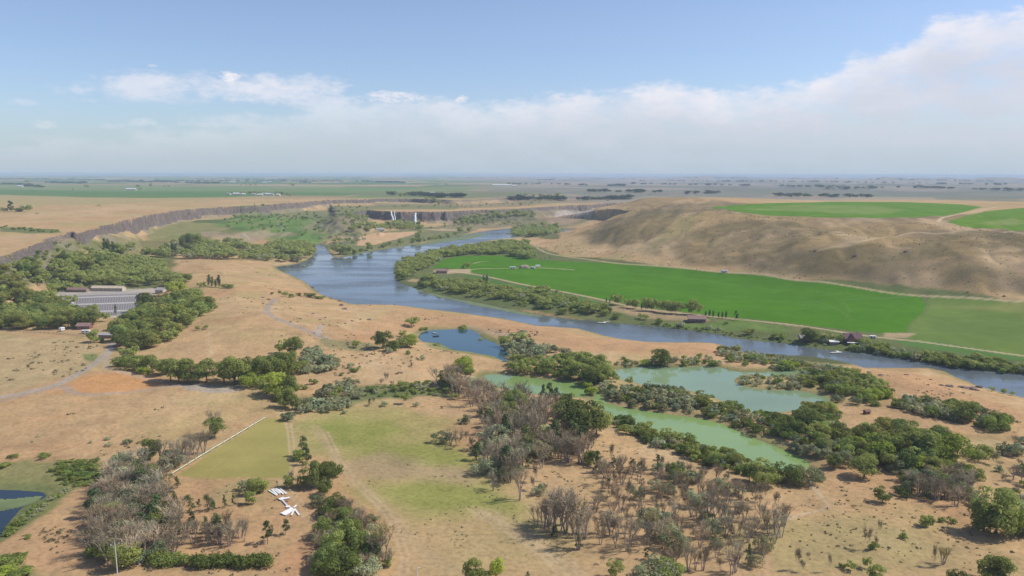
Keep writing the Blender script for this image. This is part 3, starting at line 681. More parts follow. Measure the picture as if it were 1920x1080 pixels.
comb = nd(nt, 'ShaderNodeCombineXYZ'); lk(nt, az, comb.inputs[0]); lk(nt, mathn(nt, 'MULTIPLY', el, 2.2), comb.inputs[1])
v = comb.outputs[0]
nA = noise(nt, v, .35, 6, .58); nB = noise(nt, v, 1.1, 6, .62); nC = noise(nt, v, .16, 5, .55)
lump = mathn(nt, 'ADD', mathn(nt, 'MULTIPLY', mathn(nt, 'SUBTRACT', nA.outputs['Fac'], .5), 2.2), mathn(nt, 'MULTIPLY', mathn(nt, 'SUBTRACT', nB.outputs['Fac'], .5), 1.3))
edge = mathn(nt, 'ADD', mathn(nt, 'SUBTRACT', top, el), lump)      # >0 inside the bank
soft = nd(nt, 'ShaderNodeMapRange', interpolation_type='SMOOTHSTEP'); lk(nt, edge, soft.inputs[0]); soft.inputs[1].default_value = -.15; soft.inputs[2].default_value = .95
bank_ = soft.outputs[0]
thick = nd(nt, 'ShaderNodeMapRange', interpolation_type='SMOOTHSTEP'); lk(nt, az, thick.inputs[0]); thick.inputs[1].default_value = -24; thick.inputs[2].default_value = 14; thick.inputs[3].default_value = .38; thick.inputs[4].default_value = .88
bank_ = mathn(nt, 'MULTIPLY', bank_, thick.outputs[0])
mot = ramp(nt, nA.outputs['Fac'], [(.36, (.62,) * 3), (.56, (1.0,) * 3)]); bank_ = mathn(nt, 'MULTIPLY', bank_, mot.outputs[0])
# loose puffs on the left
nD = noise(nt, v, 2.6, 5, .6)
def puff(px, py, rw, rh, k):
    a, e = az_el(px, py); da = math.degrees(rw / F); de = math.degrees(rh / F)
    q = mathn(nt, 'ADD', mathn(nt, 'POWER', mathn(nt, 'ABSOLUTE', mathn(nt, 'DIVIDE', mathn(nt, 'SUBTRACT', az, a), da)), 2.0), mathn(nt, 'POWER', mathn(nt, 'ABSOLUTE', mathn(nt, 'DIVIDE', mathn(nt, 'SUBTRACT', el, e), de)), 2.0))
    n1_, n2_ = (nA, nB) if rw > 70 else (nB, nD)
    q = mathn(nt, 'SUBTRACT', q, mathn(nt, 'MULTIPLY', mathn(nt, 'SUBTRACT', n1_.outputs['Fac'], .5), 3.6))
    q = mathn(nt, 'SUBTRACT', q, mathn(nt, 'MULTIPLY', mathn(nt, 'SUBTRACT', n2_.outputs['Fac'], .5), 2.2))
    mr = nd(nt, 'ShaderNodeMapRange', interpolation_type='SMOOTHSTEP'); lk(nt, q, mr.inputs[0]); mr.inputs[1].default_value = 1.3; mr.inputs[2].default_value = -.5; mr.inputs[3].default_value = 0; mr.inputs[4].default_value = k
    return mr.outputs[0]
acc = bank_
for a in [(270,165,120,26,.6),(350,160,90,26,.65),(428,145,20,12,1.0),(530,168,130,30,.75),(600,190,90,24,.55),(300,180,110,16,.4),(455,232,120,20,.4),(45,191,26,6,.28),(82,233,20,7,.42),(210,236,26,6,.28),(268,230,26,8,.38),(739,182,60,12,.9),(866,187,12,8,.9),(285,123,10,3,.4)]:
    acc = mathn(nt, 'MAXIMUM', acc, puff(*a))
# cloud light: bright billowing tops, greyer body
body = nd(nt, 'ShaderNodeMapRange', interpolation_type='SMOOTHSTEP'); lk(nt, edge, body.inputs[0]); body.inputs[1].default_value = .2; body.inputs[2].default_value = 3.6
nn = mathn(nt, 'ADD', mathn(nt, 'MULTIPLY', nC.outputs['Fac'], .6), mathn(nt, 'MULTIPLY', nA.outputs['Fac'], .5))
sh = mathn(nt, 'ADD', mathn(nt, 'MULTIPLY', body.outputs[0], .62), mathn(nt, 'MULTIPLY', mathn(nt, 'SUBTRACT', .56, nn), 1.3), clamp=True)
K = 1.0 / SKYSTR
cc = ramp(nt, sh, [(0.0, tuple(v_ * K for v_ in (.70, .69, .735))), (.5, tuple(v_ * K for v_ in (.55, .56, .63))), (1.0, tuple(v_ * K for v_ in (.45, .49, .565)))])
# base blue: nishita with a mild tint, brought to the colour of the afternoon air
hz = nd(nt, 'ShaderNodeMapRange', interpolation_type='SMOOTHSTEP'); lk(nt, el, hz.inputs[0]); hz.inputs[1].default_value = -1; hz.inputs[2].default_value = 13
tint = ramp(nt, hz.outputs[0], [(0.0, TINT0), (.45, TINT1), (1.0, TINT2)])
base = mix(nt, 'MULTIPLY', 1.0, sky.outputs[0], tint.outputs[0])
fin = mix(nt, 'MIX', acc, base, cc.outputs[0])
low = nd(nt, 'ShaderNodeMapRange', interpolation_type='SMOOTHSTEP'); lk(nt, el, low.inputs[0]); low.inputs[1].default_value = -1.5; low.inputs[2].default_value = 5.0; low.inputs[3].default_value = .9; low.inputs[4].default_value = 0
fin = mix(nt, 'MIX', low.outputs[0], fin, tuple(v_ * K for v_ in HORIZ))
lk(nt, fin, bg.inputs['Color']); lk(nt, bg.outputs[0], out.inputs[0])
w.cycles.sampling_method = 'MANUAL'; w.cycles.sample_map_resolution = 512

sun = bpy.data.lights.new('sun', 'SUN'); sun.energy = 3.6; sun.angle = R(.53); sun.color = (1, .955, .88)
so = bpy.data.objects.new('sun', sun); col.objects.link(so)
sd = Vector((math.sin(R(SUN_AZ)) * math.cos(R(SUN_EL)), math.cos(R(SUN_AZ)) * math.cos(R(SUN_EL)), math.sin(R(SUN_EL))))
so.rotation_euler = sd.to_track_quat('Z', 'Y').to_euler(); so.location = (300, 300, 400)

# ------------------------------------------------------------------ haze
if HAZE > 0:
    m, nt = new_mat('haze'); out = nd(nt, 'ShaderNodeOutputMaterial'); pv = nd(nt, 'ShaderNodeVolumePrincipled')
    pv.inputs['Color'].default_value = (.60, .74, .92, 1); pv.inputs['Density'].default_value = HAZE; pv.inputs['Anisotropy'].default_value = .0
    lk(nt, pv.outputs[0], out.inputs['Volume'])
    ztop = max(float(Z.max()) + 3, CAMZ + 4)
    zb = float(Z.min()) - 1
    x0, x1, y0, y1 = -53000, 53000, -300, 60500
    v = np.array([(x, y, z) for z in (zb, ztop) for y in (y0, y1) for x in (x0, x1)], np.float32)
    q = np.array([(0, 2, 3, 1), (4, 5, 7, 6), (0, 1, 5, 4), (2, 6, 7, 3), (0, 4, 6, 2), (1, 3, 7, 5)])
    tag(link('haze', mesh_from('haze', v, q, False), m), 'thin pale blue haze over the far plain', 'haze', None, 'stuff')
sc.cycles.volume_bounces = 1; sc.cycles.max_bounces = 5; sc.cycles.diffuse_bounces = 2; sc.cycles.glossy_bounces = 2; sc.cycles.transparent_max_bounces = 6
sc.cycles.use_denoising = True
sc.view_settings.view_transform = 'Standard'; sc.view_settings.look = 'None'; sc.view_settings.exposure = EXPO; sc.view_settings.gamma = 1
print('world', round(time.time() - T0, 1))
# ------------------------------------------------------------------ plant materials
def leaf_mat(name, c_lo, c_hi, nscale=.35, trans=.25):
    m, nt = new_mat(name); out = nd(nt, 'ShaderNodeOutputMaterial')
    oi = nd(nt, 'ShaderNodeObjectInfo'); geo = nd(nt, 'ShaderNodeNewGeometry')
    n = noise(nt, geo.outputs['Position'], nscale, 3, .6)
    f = mathn(nt, 'ADD', mathn(nt, 'MULTIPLY', n.outputs['Fac'], .9), mathn(nt, 'MULTIPLY', mathn(nt, 'SUBTRACT', oi.outputs['Random'], .5), .8))
    r = ramp(nt, f, [(.22, c_lo), (.72, c_hi)])
    c = mix(nt, 'MULTIPLY', 1.0, r.outputs[0], oi.outputs['Color'])
    d = nd(nt, 'ShaderNodeBsdfDiffuse'); t = nd(nt, 'ShaderNodeBsdfTranslucent'); ms = nd(nt, 'ShaderNodeMixShader'); ms.inputs[0].default_value = trans
    lk(nt, c, d.inputs[0]); lk(nt, c, t.inputs[0]); lk(nt, d.outputs[0], ms.inputs[1]); lk(nt, t.outputs[0], ms.inputs[2]); lk(nt, ms.outputs[0], out.inputs[0])
    return m
LEAF = {
 'T': leaf_mat('tree_leaves', (.22, .255, .068), (.39, .43, .125), trans=.5),
 'W': leaf_mat('willow_leaves', (.165, .205, .05), (.31, .37, .09), trans=.42),
 'O': leaf_mat('olive_leaves', (.26, .28, .135), (.44, .45, .25), trans=.3),
 'J': leaf_mat('dark_leaves', (.085, .12, .045), (.15, .19, .07), trans=.3),
 'P': leaf_mat('poplar_leaves', (.075, .12, .045), (.12, .18, .06), trans=.3),
 'D': leaf_mat('dead_twigs', (.285, .23, .145), (.46, .375, .25), .25, .0),
 'S': leaf_mat('scrub_leaves', (.19, .165, .09), (.28, .24, .13)),
}
BARK = plain('bark', (.17, .125, .095), .95, .3, 1.2)
PALEBARK = plain('pale_bark', (.33, .27, .225), .95, .25, 1.2)

# ------------------------------------------------------------------ plant prototypes, nominal height 10 m
def leaf_quads(P, N, size, rg, flat=.38, asp=1.5):
    """a small leafy spray at each point P facing roughly N"""
    n = len(P); N = N + rg.normal(0, flat, (n, 3)); N /= np.linalg.norm(N, axis=1)[:, None] + 1e-9
    a = np.cross(N, rg.normal(0, 1, (n, 3))); a /= np.linalg.norm(a, axis=1)[:, None] + 1e-9
    b = np.cross(N, a); s = (size * rg.uniform(.6, 1.3, n))[:, None]
    v = np.stack([P - a * s * asp * .5, P - b * s * .5 + N * s * .1, P + a * s * asp * .5, P + b * s * .5 + N * s * .1], 1)
    return v.reshape(-1, 3)
def tubes(segs, sides=5):
    """tapered limbs: list of (p0, p1, r0, r1)"""
    vs = []; fs = []; k = 0
    ang = np.linspace(0, 2 * math.pi, sides, endpoint=False)
    for p0, p1, r0, r1 in segs:
        p0 = np.array(p0, float); p1 = np.array(p1, float); d = p1 - p0; d /= np.linalg.norm(d) + 1e-9
        a = np.cross(d, [0.31, .95, 0.1]); a /= np.linalg.norm(a) + 1e-9; b = np.cross(d, a)
        ring = np.cos(ang)[:, None] * a + np.sin(ang)[:, None] * b
        vs += [p0 + ring * r0, p1 + ring * r1]
        for i in range(sides):
            j = (i + 1) % sides; fs.append((k + i, k + j, k + sides + j, k + sides + i))
        k += 2 * sides
    return np.vstack(vs), np.array(fs)
def quads_idx(nv): return np.arange(nv).reshape(-1, 4)
def crown(lobes, per, size, rg, inner=.15):
    out = []
    for (cx, cy, cz, r) in lobes:
        n = max(8, int(per * r * r)); d = rg.normal(0, 1, (n, 3)); d[:, 2] = np.where(d[:, 2] < -.55, -d[:, 2] * .6, d[:, 2]); d /= np.linalg.norm(d, axis=1)[:, None]
        rr = r * (1 - inner * rg.random(n))[:, None] * (1 + .13 * np.sin(d[:, :1] * 7 + cx * 3) * np.cos(d[:, 1:2] * 6 + cy))
        P = np.array([cx, cy, cz]) + d * rr * [1, 1, .85]
        out.append(leaf_quads(P, d, size, rg))
    v = np.vstack(out); v[:, 2] = np.maximum(v[:, 2], .05); return v
def limbs(rg, h0, spread, top, n, r=.28):
    segs = [((0, 0, -.4), (.1, .05, h0), r, r * .75)]
    for k in range(n):
        a = k * 2.4 + rg.random(); e = (math.cos(a) * spread * rg.uniform(.5, 1), math.sin(a) * spread * rg.uniform(.5, 1), top * rg.uniform(.6, .95))
        m = (e[0] * .45, e[1] * .45, h0 + (e[2] - h0) * .5)
        segs += [((.1, .05, h0 * rg.uniform(.7, 1)), m, r * .55, r * .35), (m, e, r * .35, r * .08)]
    return segs
def tree_lobes(rg, Rr, zb, zt, n, rl):
    L = []; zc = (zb + zt) / 2; hz_ = (zt - zb) / 2
    for k in range(n):
        d = rg.normal(0, 1, 3); d /= np.linalg.norm(d); q = rg.uniform(.45, .78)
        L.append((d[0] * Rr * q, d[1] * Rr * q, zc + d[2] * hz_ * q, rl * rg.uniform(.65, 1.2)))
    return L
def proto_T(rg, lod, wide=1.0):
    L = tree_lobes(rg, 5.2 * wide * rg.uniform(.85, 1.1), rg.uniform(-.4, .8), 9.8, int((24 if lod else 17) * rg.uniform(.75, 1.1)), 1.85 * rg.uniform(.85, 1.15))
    L = [(x * rg.uniform(.9, 1.1), y, max(z, 1.0), min(r, 9.9 - z)) for x, y, z, r in L]
    return limbs(rg, 2.2, 3.2 * wide, 8, 6), crown(L, 46 if lod else 14, .40 if lod else .80, rg)
def proto_W(rg, lod):
    L = [(rg.uniform(-3.8, 3.8) * 1.35, rg.uniform(-3.8, 3.8) * 1.35, rg.uniform(1.2, 6.5), rg.uniform(1.8, 3.3)) for _ in range(16)]
    L = [(x, y, min(z, 8.8 - .12 * (x * x + y * y) * .7), r) for x, y, z, r in L]; L = [(x, y, max(z, .8), r) for x, y, z, r in L]
    return limbs(rg, 1, 4, 6, 5, .15), crown(L, 27 if lod else 9, .48 if lod else .95, rg)
def proto_O(rg, lod):
    L = [(rg.uniform(-4.6, 4.6), rg.uniform(-4.6, 4.6), rg.uniform(1.5, 7), rg.uniform(1.5, 2.7)) for _ in range(18)]
    L = [(x, y, max(1.0, min(z, 9 - .15 * (x * x + y * y))), r) for x, y, z, r in L]
    return limbs(rg, 1.2, 4, 7, 7, .2), crown(L, 32 if lod else 10, .42 if lod else .85, rg, .3)
def proto_J(rg, lod):
    L = [(rg.uniform(-1, 1) * (3.2 - .25 * z), rg.uniform(-1, 1) * (3.2 - .25 * z), z, rg.uniform(.9, 1.5)) for z in np.linspace(1.8, 9, 15)]
    return limbs(rg, 3, 1.8, 9, 6, .2), crown(L, 34 if lod else 14, .42 if lod else .75, rg, .4)
def proto_P(rg, lod):
    L = [(rg.uniform(-.4, .4), rg.uniform(-.4, .4), z, 1.45 * math.sin(math.pi * (.12 + .8 * (z / 10.5)))) for z in np.linspace(1.2, 9.3, 12)]
    return limbs(rg, 2, .6, 9, 4, .2), crown(L, 26 if lod else 12, .42 if lod else .7, rg)
def proto_D(rg, lod, wide=1.0, leafy=0):
    segs = []; tw = []
    def grow(p, d, L, r, depth):
        e = p + d * L; segs.append((p, e, r, r * .62))
        if depth == 0:
            return
        for _ in range(3 if depth > 1 else 3):
            a = rg.normal(0, .34 * wide, 3); a[2] = abs(a[2]) * .9 + .12; nd_ = d + a; nd_ /= np.linalg.norm(nd_)
            grow(p + d * L * rg.uniform(.55, 1), nd_, L * rg.uniform(.55, .85), r * .55, depth - 1)
    ns = rg.integers(2, 4)
    for k in range(ns):
        a = k * 6.28 / ns + rg.random(); d = np.array([math.cos(a) * .18 * wide, math.sin(a) * .18 * wide, 1]); d /= np.linalg.norm(d)
        grow(np.array([math.cos(a) * .25, math.sin(a) * .25, -.3]), d, 3.4, .20, 3)
    trunk = [s for s in segs if s[2] > .05]
    ends = [s for s in segs if s[2] <= .12]
    tv = []
    for (p, e, r, _) in ends:
        for _k in range(5 if lod else 3):
            q = p + (e - p) * rg.random(); d = (e - p); d = d / (np.linalg.norm(d) + 1e-9) + rg.normal(0, .5, 3); d[2] = abs(d[2]); d /= np.linalg.norm(d); L = rg.uniform(.7, 1.7)
            s = np.cross(d, rg.normal(0, 1, 3)); s /= np.linalg.norm(s); wd = .035 if lod else .07
            tv += [q - s * wd, q + s * wd, q + d * L + s * .012, q + d * L - s * .012]
    tv = np.array(tv)
    hmax = max(tv[:, 2].max(), 1); sc_ = 10 / hmax
    trunk = [(np.array(a) * sc_, np.array(b) * sc_, c * sc_, d_ * sc_) for a, b, c, d_ in trunk]
    return trunk, tv * sc_
PROTO = {}
def make_proto(key, trunkv, crownv, leafmat, bark, pn):
    t = None
    if trunkv is not None:
        tv, tf = trunkv; t = mesh_from(pn[0], tv, tf, True); t.materials.append(bark)
    c = mesh_from(pn[1], crownv, quads_idx(len(crownv)), False); c.materials.append(leafmat)
    # single-mesh version for plants too small in view to show parts
    if t is not None:
        one_v = np.vstack([crownv, trunkv[0]]); one_q = np.vstack([quads_idx(len(crownv)), trunkv[1] + len(crownv)])
    else: one_v, one_q = crownv, quads_idx(len(crownv))
    m = mesh_from(pn[1], one_v, one_q, False); m.materials.append(leafmat); m.materials.append(bark)
    mi = np.zeros(len(one_q), np.int32); mi[len(crownv) // 4:] = 1; m.polygons.foreach_set('material_index', mi)
    PROTO.setdefault(key, []).append((t, c, m, crownv))
NVAR = 7
for kind, fn, bark, pn in (('T', proto_T, BARK, ('trunk', 'crown')), ('W', proto_W, BARK, ('stems', 'foliage')), ('O', proto_O, BARK, ('stems', 'foliage')), ('J', proto_J, BARK, ('trunk', 'crown')),
                       ('P', proto_P, BARK, ('trunk', 'crown')), ('D', proto_D, PALEBARK, ('trunk', 'twigs'))):
    for lod in (1, 0):
        for k in range(NVAR if kind not in 'P' else 3):
            rg = np.random.default_rng(hash_ := (ord(kind) * 100 + lod * 50 + k))
            segs, cv = fn(rg, lod)
            make_proto(kind + str(lod), tubes(segs, 5 if lod else 3), cv, LEAF[kind], bark, pn)
print('protos', {k: len(v[0][3]) // 4 for k, v in PROTO.items()}, round(time.time() - T0, 1))

# ------------------------------------------------------------------ where each plant stands
KN = {'T': ('broadleaf_tree', 'tree', 'round green tree'), 'W': ('willow_shrub', 'shrub', 'bright green shrub'), 'O': ('olive_shrub', 'shrub', 'silvery green shrub'),
      'D': ('bare_tree', 'bare tree', 'leafless grey tree'), 'J': ('young_tree', 'tree', 'small dark tree'), 'P': ('poplar_tree', 'poplar', 'narrow upright tree')}
WF = {'T': 1.0, 'W': 1.25, 'O': 1.05, 'D': .8, 'J': .62, 'P': .3}       # natural width / height
PLANTS = []   # dict(kind,x,y,z,h,w,place,px,py,hpx,tint)
def nearest(arr, x, y):
    c = np.clip(np.round((x / y - tcols[0]) / (tcols[1] - tcols[0])).astype(int), 0, NT - 1); r = np.clip(np.searchsorted(yrows, y), 0, NR - 1)
    return arr[r, c]
def project(x, y, z):
    v = RM.T @ np.array([x, y, z - CAMZ]); return CX + F * v[0] / -v[2], CY - F * v[1] / -v[2], -v[2]
def add(kind, x, y, h, w, place, tint=None, z=None, label=None):
    z = float(zat(x, y)[0]) if z is None else z
    px, py, dep = project(x, y, z)
    PLANTS.append(dict(kind=kind, x=float(x), y=float(y), z=z, h=h, w=w, place=place, px=px, py=py, hpx=h * F / dep, dep=dep, tint=tint, label=label))
def place_items(place, s, default='T'):
    """'x,y,height_px[,width factor][,kind][,tint]' separated by spaces"""
    for it in s.split():
        f = it.split(','); k = default; wf = 1.0; tint = None; nums = []
        for q in f:
            if q in KN: k = q
            elif q.startswith('b'): tint = (1.35, 1.35, .9)
            elif q.startswith('d'): tint = (.74, .76, .80)
            else: nums.append(float(q))
        x, y, z = (float(v[0]) for v in G(nums[0], nums[1]))
        dep = project(x, y, z)[2]; h = nums[2] * dep / F
        add(k, x, y, h, (nums[3] if len(nums) > 3 else 1.0), place, tint)
def fill(place, P, n, kinds, hr, mind=3.0, wr=(.85, 1.2), tints=None, wetok=False):
    Q = world_poly(P); lo, hi = Q.min(0), Q.max(0); pts = []; tries = 0
    ks = list(kinds); pr = np.array([kinds[k] for k in ks], float); pr /= pr.sum()
    while len(pts) < n and tries < n * 60:
        tries += 1
        p = lo + (hi - lo) * rng.random(2)
        d = sdf_poly(p[:1], p[1:], Q, 1.0)[0]
        if d > 0: continue
        if pts and min((p[0] - a) ** 2 + (p[1] - b) ** 2 for a, b in pts) < mind * mind: continue
        if not wetok:
            if nearest(dr, p[:1], p[1:])[0] < .5 or min(nearest(dpond[k], p[:1], p[1:])[0] for k in dpond) < .4: continue
        pts.append((p[0], p[1]))
        k = ks[rng.choice(len(ks), p=pr)]
        h = rng.uniform(*hr) * (1 if k not in ('O', 'W') else .8)
        t = rng.uniform(.74, 1.24); g = rng.uniform(-.12, .14)
        add(k, p[0], p[1], h, rng.uniform(*wr), place, (t + g, t, t - g * .5))
# --- groves on the left
fill('grove behind the hatchery', [(-30,535),(0,505),(95,498),(150,480),(175,482),(250,487),(302,498),(312,520),(300,538),(232,541),(170,541),(108,548),(95,562),(-30,575)], 230, {'T':1}, (8,13), 5.2, (1.05,1.5))
fill('slope below the rim', [(60,478),(110,452),(150,458),(205,470),(180,476),(110,485),(60,500)], 26, {'W':1,'T':.5}, (3,6), 6)
fill('grove left of the hatchery', [(-30,575),(95,562),(112,578),(140,590),(178,596),(178,612),(110,618),(-30,620)], 78, {'T':1}, (9,13), 5.5, (1.1,1.5))
place_items('grove left of the hatchery', '122,590,26,1.2,d 158,612,40,1.35 112,610,28,1.2 60,612,34,1.3 25,612,34,1.4 135,570,22,1.1,d')
place_items('hatchery entrance lawn', '175,642,26,.9 186,642,12,W,d 217,590,20,.8,P 195,603,20,1.1 285,583,40,1.3,d 268,590,28,1.1')
fill('grove right of the hatchery', [(262,592),(300,575),(330,563),(362,560),(398,572),(388,590),(350,615),(328,634),(290,652),(240,660),(212,650),(212,622),(232,605)], 105, {'T':1,'W':.25}, (7,12), 4.6, (1.1,1.4))
place_items('grove right of the hatchery', '330,556,30,1.5,b 345,578,26,1.2 375,583,24,1.4 300,610,34,1.2 335,600,30,1.1,b 245,655,34,1.1 270,625,30,1.3 235,672,24,1.1 250,672,26,1')
fill('wood below the dry hill', [(300,538),(312,520),(350,522),(355,533),(340,542),(325,545)], 14, {'T':1}, (7,11), 6, (1,1.3))
place_items('dip beside the dry hill', '392,536,22,P 398,538,20,P 404,539,16,P 411,539,24,P 375,539,12,T 384,538,11,T 425,540,9,1.8,T,d 434,540,8,1.6,T,d 418,540,8,T')
fill('belt under canyon wall', [(195,472),(250,478),(330,486),(420,487),(500,492),(560,493),(590,482),(585,462),(540,458),(470,470),(430,455),(350,458),(300,468),(240,462)], 170, {'T':1,'O':.3}, (9,16), 7, (1,1.4), wetok=False)
place_items('foot of the canyon wall', '196,470,24,P,d 203,472,26,P,d 212,474,22,P,d 222,474,18,T,d 230,476,18,T,d 324,478,22,P,d 329,479,22,P,d 350,470,36,.9,T 365,466,32,.8,T 375,476,26,T 360,452,18,T 385,463,20,T 172,474,14,1.2,T,d')
fill('bank of the river inlet', [(470,488),(545,494),(588,478),(592,466),(560,462),(500,470)], 60, {'O':.6,'T':.7,'W':.3}, (7,13), 6, (1.1,1.5))
fill('green scree under the rim', [(400,420),(430,402),(520,400),(590,402),(620,430),(600,445),(540,440),(440,430)], 110, {'W':1,'T':.6}, (3,7), 6)
fill('foot of the green scree', [(560,455),(640,440),(690,440),(680,455),(640,462),(600,458)], 28, {'O':1,'T':.6}, (6,10), 8)
place_items('tip of the riverside field', '637,476,24,1.3,T 650,478,20,1,T 628,474,16,T 660,476,14,W 645,462,12,O')
fill('bank below the riverside field', [(650,482),(700,470),(760,460),(840,446),(860,440),(840,440),(780,450),(700,464),(660,474)], 30, {'T':.6,'W':1}, (4,9), 7)
place_items('bank below the riverside field', '691,470,18,.8 750,458,12,.7 783,450,16,.8 787,442,14,.7 722,462,10 863,436,12 880,436,14,.8')
fill('wood below the waterfall', [(655,438),(690,434),(740,430),(790,430),(785,420),(740,420),(690,424),(660,428)], 70, {'T':1,'P':.1}, (8,14), 8, (1.1,1.6))
fill('slope left of the waterfalls', [(600,420),(650,400),(690,396),(690,420),(650,430)], 44, {'T':1,'O':.5}, (5,10), 8)
fill('bench above the waterfalls', [(700,388),(860,392),(960,388),(1060,378),(1060,374),(960,382),(860,385),(760,385)], 44, {'T':1,'O':.4}, (4,8), 10)
fill('brow right of the waterfalls', [(850,412),(920,398),(1000,398),(1010,408),(930,412),(870,420)], 50, {'T':1}, (6,12), 8, (1.1,1.6))
fill('foot of the far cliffs', [(800,428),(900,424),(980,420),(985,415),(900,418),(820,422)], 26, {'O':1,'T':.6}, (5,9), 9)
fill('far river island', [(960,445),(1000,444),(1045,438),(1056,430),(1040,424),(990,422),(965,428)], 90, {'T':1,'O':.2}, (8,13), 8, (1.3,1.8), wetok=True)
place_items('plateau edge by the farm', '752,370,10,1,T 806,368,7,1.2,T 812,379,10,1.2,T 822,382,9,T 800,375,7,T 1000,369,6,1.6,T 1015,369,7,1.6,T 1030,369,7,1.4,T 1046,369,10,1.2,T 1057,371,6,1.5,T 1112,372,5,2,T 1140,377,5,1.5,T 985,367,5,2,T')
place_items('near edge of tan plateau', '3,397,11,1.2,T 21,397,21,.9,J 11,397,8,1,T 45,397,13,1.3,T 56,398,16,1,T 33,397,9,1.5,W 70,401,3,2,O 186,386,3,2.5,O,d')
place_items('green fields on the plateau', '138,357,4,1.5,T,d 163,353,9,1.1,T,d 258,352,7,1.1,T,d 264,357,6,1.2,T,d 283,350,7,.9,T 308,351,5,T,d 316,351,5,T,d 52,344,8,1.6,T,d 452,348,4,T,d 462,348,5,T,d 470,349,5,T,d 480,348,6,T,d 549,349,7,1.2,T,d 540,367,7,1.3,T,d 545,368,6,1.3,T,d 837,347,5,1.8,T,d')
place_items('plateau village row', '433,364,5,T,d 444,364,5,T,d 453,364,6,T,d 461,365,7,T,d 470,364,7,1.4,T,d 478,364,7,T,d 487,365,8,1.3,T,d 495,364,7,1.3,T,d 514,365,6,T,d 520,365,8,T,d 527,366,8,T,d 532,366,6,T,d')
fill('hedge line on the plateau', [(0,429),(60,435),(110,437),(110,433),(60,430),(0,423)], 24, {'W':1}, (2.5,4.5), 4)
place_items('hedge line on the plateau', '99,433,5,T,d')

fill('slopes below the plateau rim', [(440,400),(560,392),(700,386),(700,393),(640,406),(600,412)], 30, {'T':1,'W':.5}, (4,8), 9)
# --- woods across the river
fill('wood inside the river bend', [(743,524),(742,508),(758,494),(790,482),(840,472),(905,463),(950,458),(985,458),(1000,482),(990,487),(950,479),(870,478),(828,486),(808,500),(785,515),(765,526)], 210, {'T':1,'O':.12}, (8,12), 5.5, (1.2,1.6))
place_items('wood inside the river bend', '755,524,22,1.2,b 880,468,10,d 905,466,14,d 945,462,14,d')
place_items('hay yard on the green flat', '877,503,15,1,T,d 868,503,6,T,d 838,505,5,W 1015,485,4,1.5,T 1031,485,6,.7,J 1022,486,4,J')
fill('wood along the far bank', [(785,536),(800,522),(840,528),(900,532),(960,545),(1040,560),(1130,576),(1142,590),(1120,597),(1060,590),(1000,578),(940,565),(880,556),(820,545)], 150, {'T':1,'W':.5,'O':.15}, (4.5,8.5), 4.2, (1.1,1.5))
place_items('wood along the far bank', '907,530,14,P,d 913,532,18,P,d 899,530,9,P,d 912,553,22,.7,T,d 858,538,16 1050,560,16,T,d 1045,552,10,T,d 1022,552,20,1.1,T,d 1010,548,14,T,d 995,545,10,T,d 1020,575,22,1.1 1112,588,22,1.2,d 1135,592,16,1.1 975,560,14,O 940,560,14')
place_items('tree row beside the crop', '1137,568,10,P 1143,569,9,P 1153,571,25,.7,T,d 1161,572,25,.7,T,d 1176,577,21,.7,T,d 1185,578,22,.7,T,d 1193,579,21,.7,T,d 1203,581,13,P,d 1214,583,28,.7,T,d 1222,583,28,.7,T,d 1231,584,26,.7,T,d 1243,586,25,.7,T,d 1251,587,31,.7,T,d 1260,588,26,.7,T,d 1268,589,27,.7,T,d 1276,589,26,.7,T,d 1292,590,28,.7,T,d 1300,590,33,.7,T,d 1308,591,27,.7,T,d 1323,594,11,P,d 1330,594,14,P,d 1337,595,13,P,d 1347,596,12,P,d 1354,597,13,P,d 1361,597,14,P,d 1380,600,18,.9,J,d')
place_items('strip between crop and river', '1157,597,12,1.2,W 1201,598,12,1,T,d 1211,600,12,1,T,d 1238,607,12,W 1275,613,12,1.3,O 1330,617,9,1.5,O 1348,619,8,1.4,O 1398,628,14,1.2,T 1408,627,13,1,T 1362,608,6,W 1460,635,16,1.2,W 1450,635,10,W 1518,641,32,1.25,T,d 1534,640,18,1,W 1553,641,20,1,T 1570,642,18,.9,W 1545,643,12,O 1622,650,20,1.1,T 1650,654,18,1.3,T 1663,656,14,W 1610,646,14,W 1635,652,12,W')
fill('shrub belt across the river', [(1600,655),(1660,660),(1740,672),(1800,676),(1925,690),(1925,704),(1800,691),(1740,681),(1650,666)], 95, {'W':1,'O':.4,'T':.5}, (3.5,7.5), 3.6, (1,1.4))
fill('reedy fringe across the river', [(1200,609),(1300,618),(1400,634),(1500,646),(1600,660),(1600,656),(1500,640),(1400,628),(1300,612),(1210,604)], 40, {'W':1,'O':.8}, (1.2,2.6), 4, (1.1,1.6))

# --- middle ground, near side
place_items('tree line by gravel bend', '228,684,20,1.4,W 245,690,30,1.3,W 262,694,26,1.1 285,697,34,1.1 305,704,42,1 320,714,45,1 335,718,50,1 352,718,50,1 372,718,40,1.1 388,716,46,1.05 240,672,20,O 270,700,16,1.4,W,b 420,720,46,1.1 440,722,58,1.1 458,716,50,1 476,724,30,1.3,W,b 492,716,50,1.1 506,708,60,1 522,712,62,1 540,708,52,1 556,700,46,1 552,668,38,1 530,664,32,.9 542,650,20 520,744,50,1.1,b 540,745,46,1.1 488,728,24,1 535,765,42,.9 548,768,30,1.1 541,788,20,1.2,O,d 500,736,22,W 528,752,26,W,b 325,700,26,1.1 410,712,24,1')
fill('silvery thicket beside tree line', [(562,692),(572,660),(590,656),(615,668),(642,682),(640,692),(600,700),(572,704)], 34, {'O':1}, (4,7), 3.2, (1,1.2))
fill('silvery strip above pasture', [(592,748),(610,728),(660,718),(690,735),(665,752),(620,762)], 24, {'O':1,'T':.15,'D':.2}, (4,6.5), 3.2)
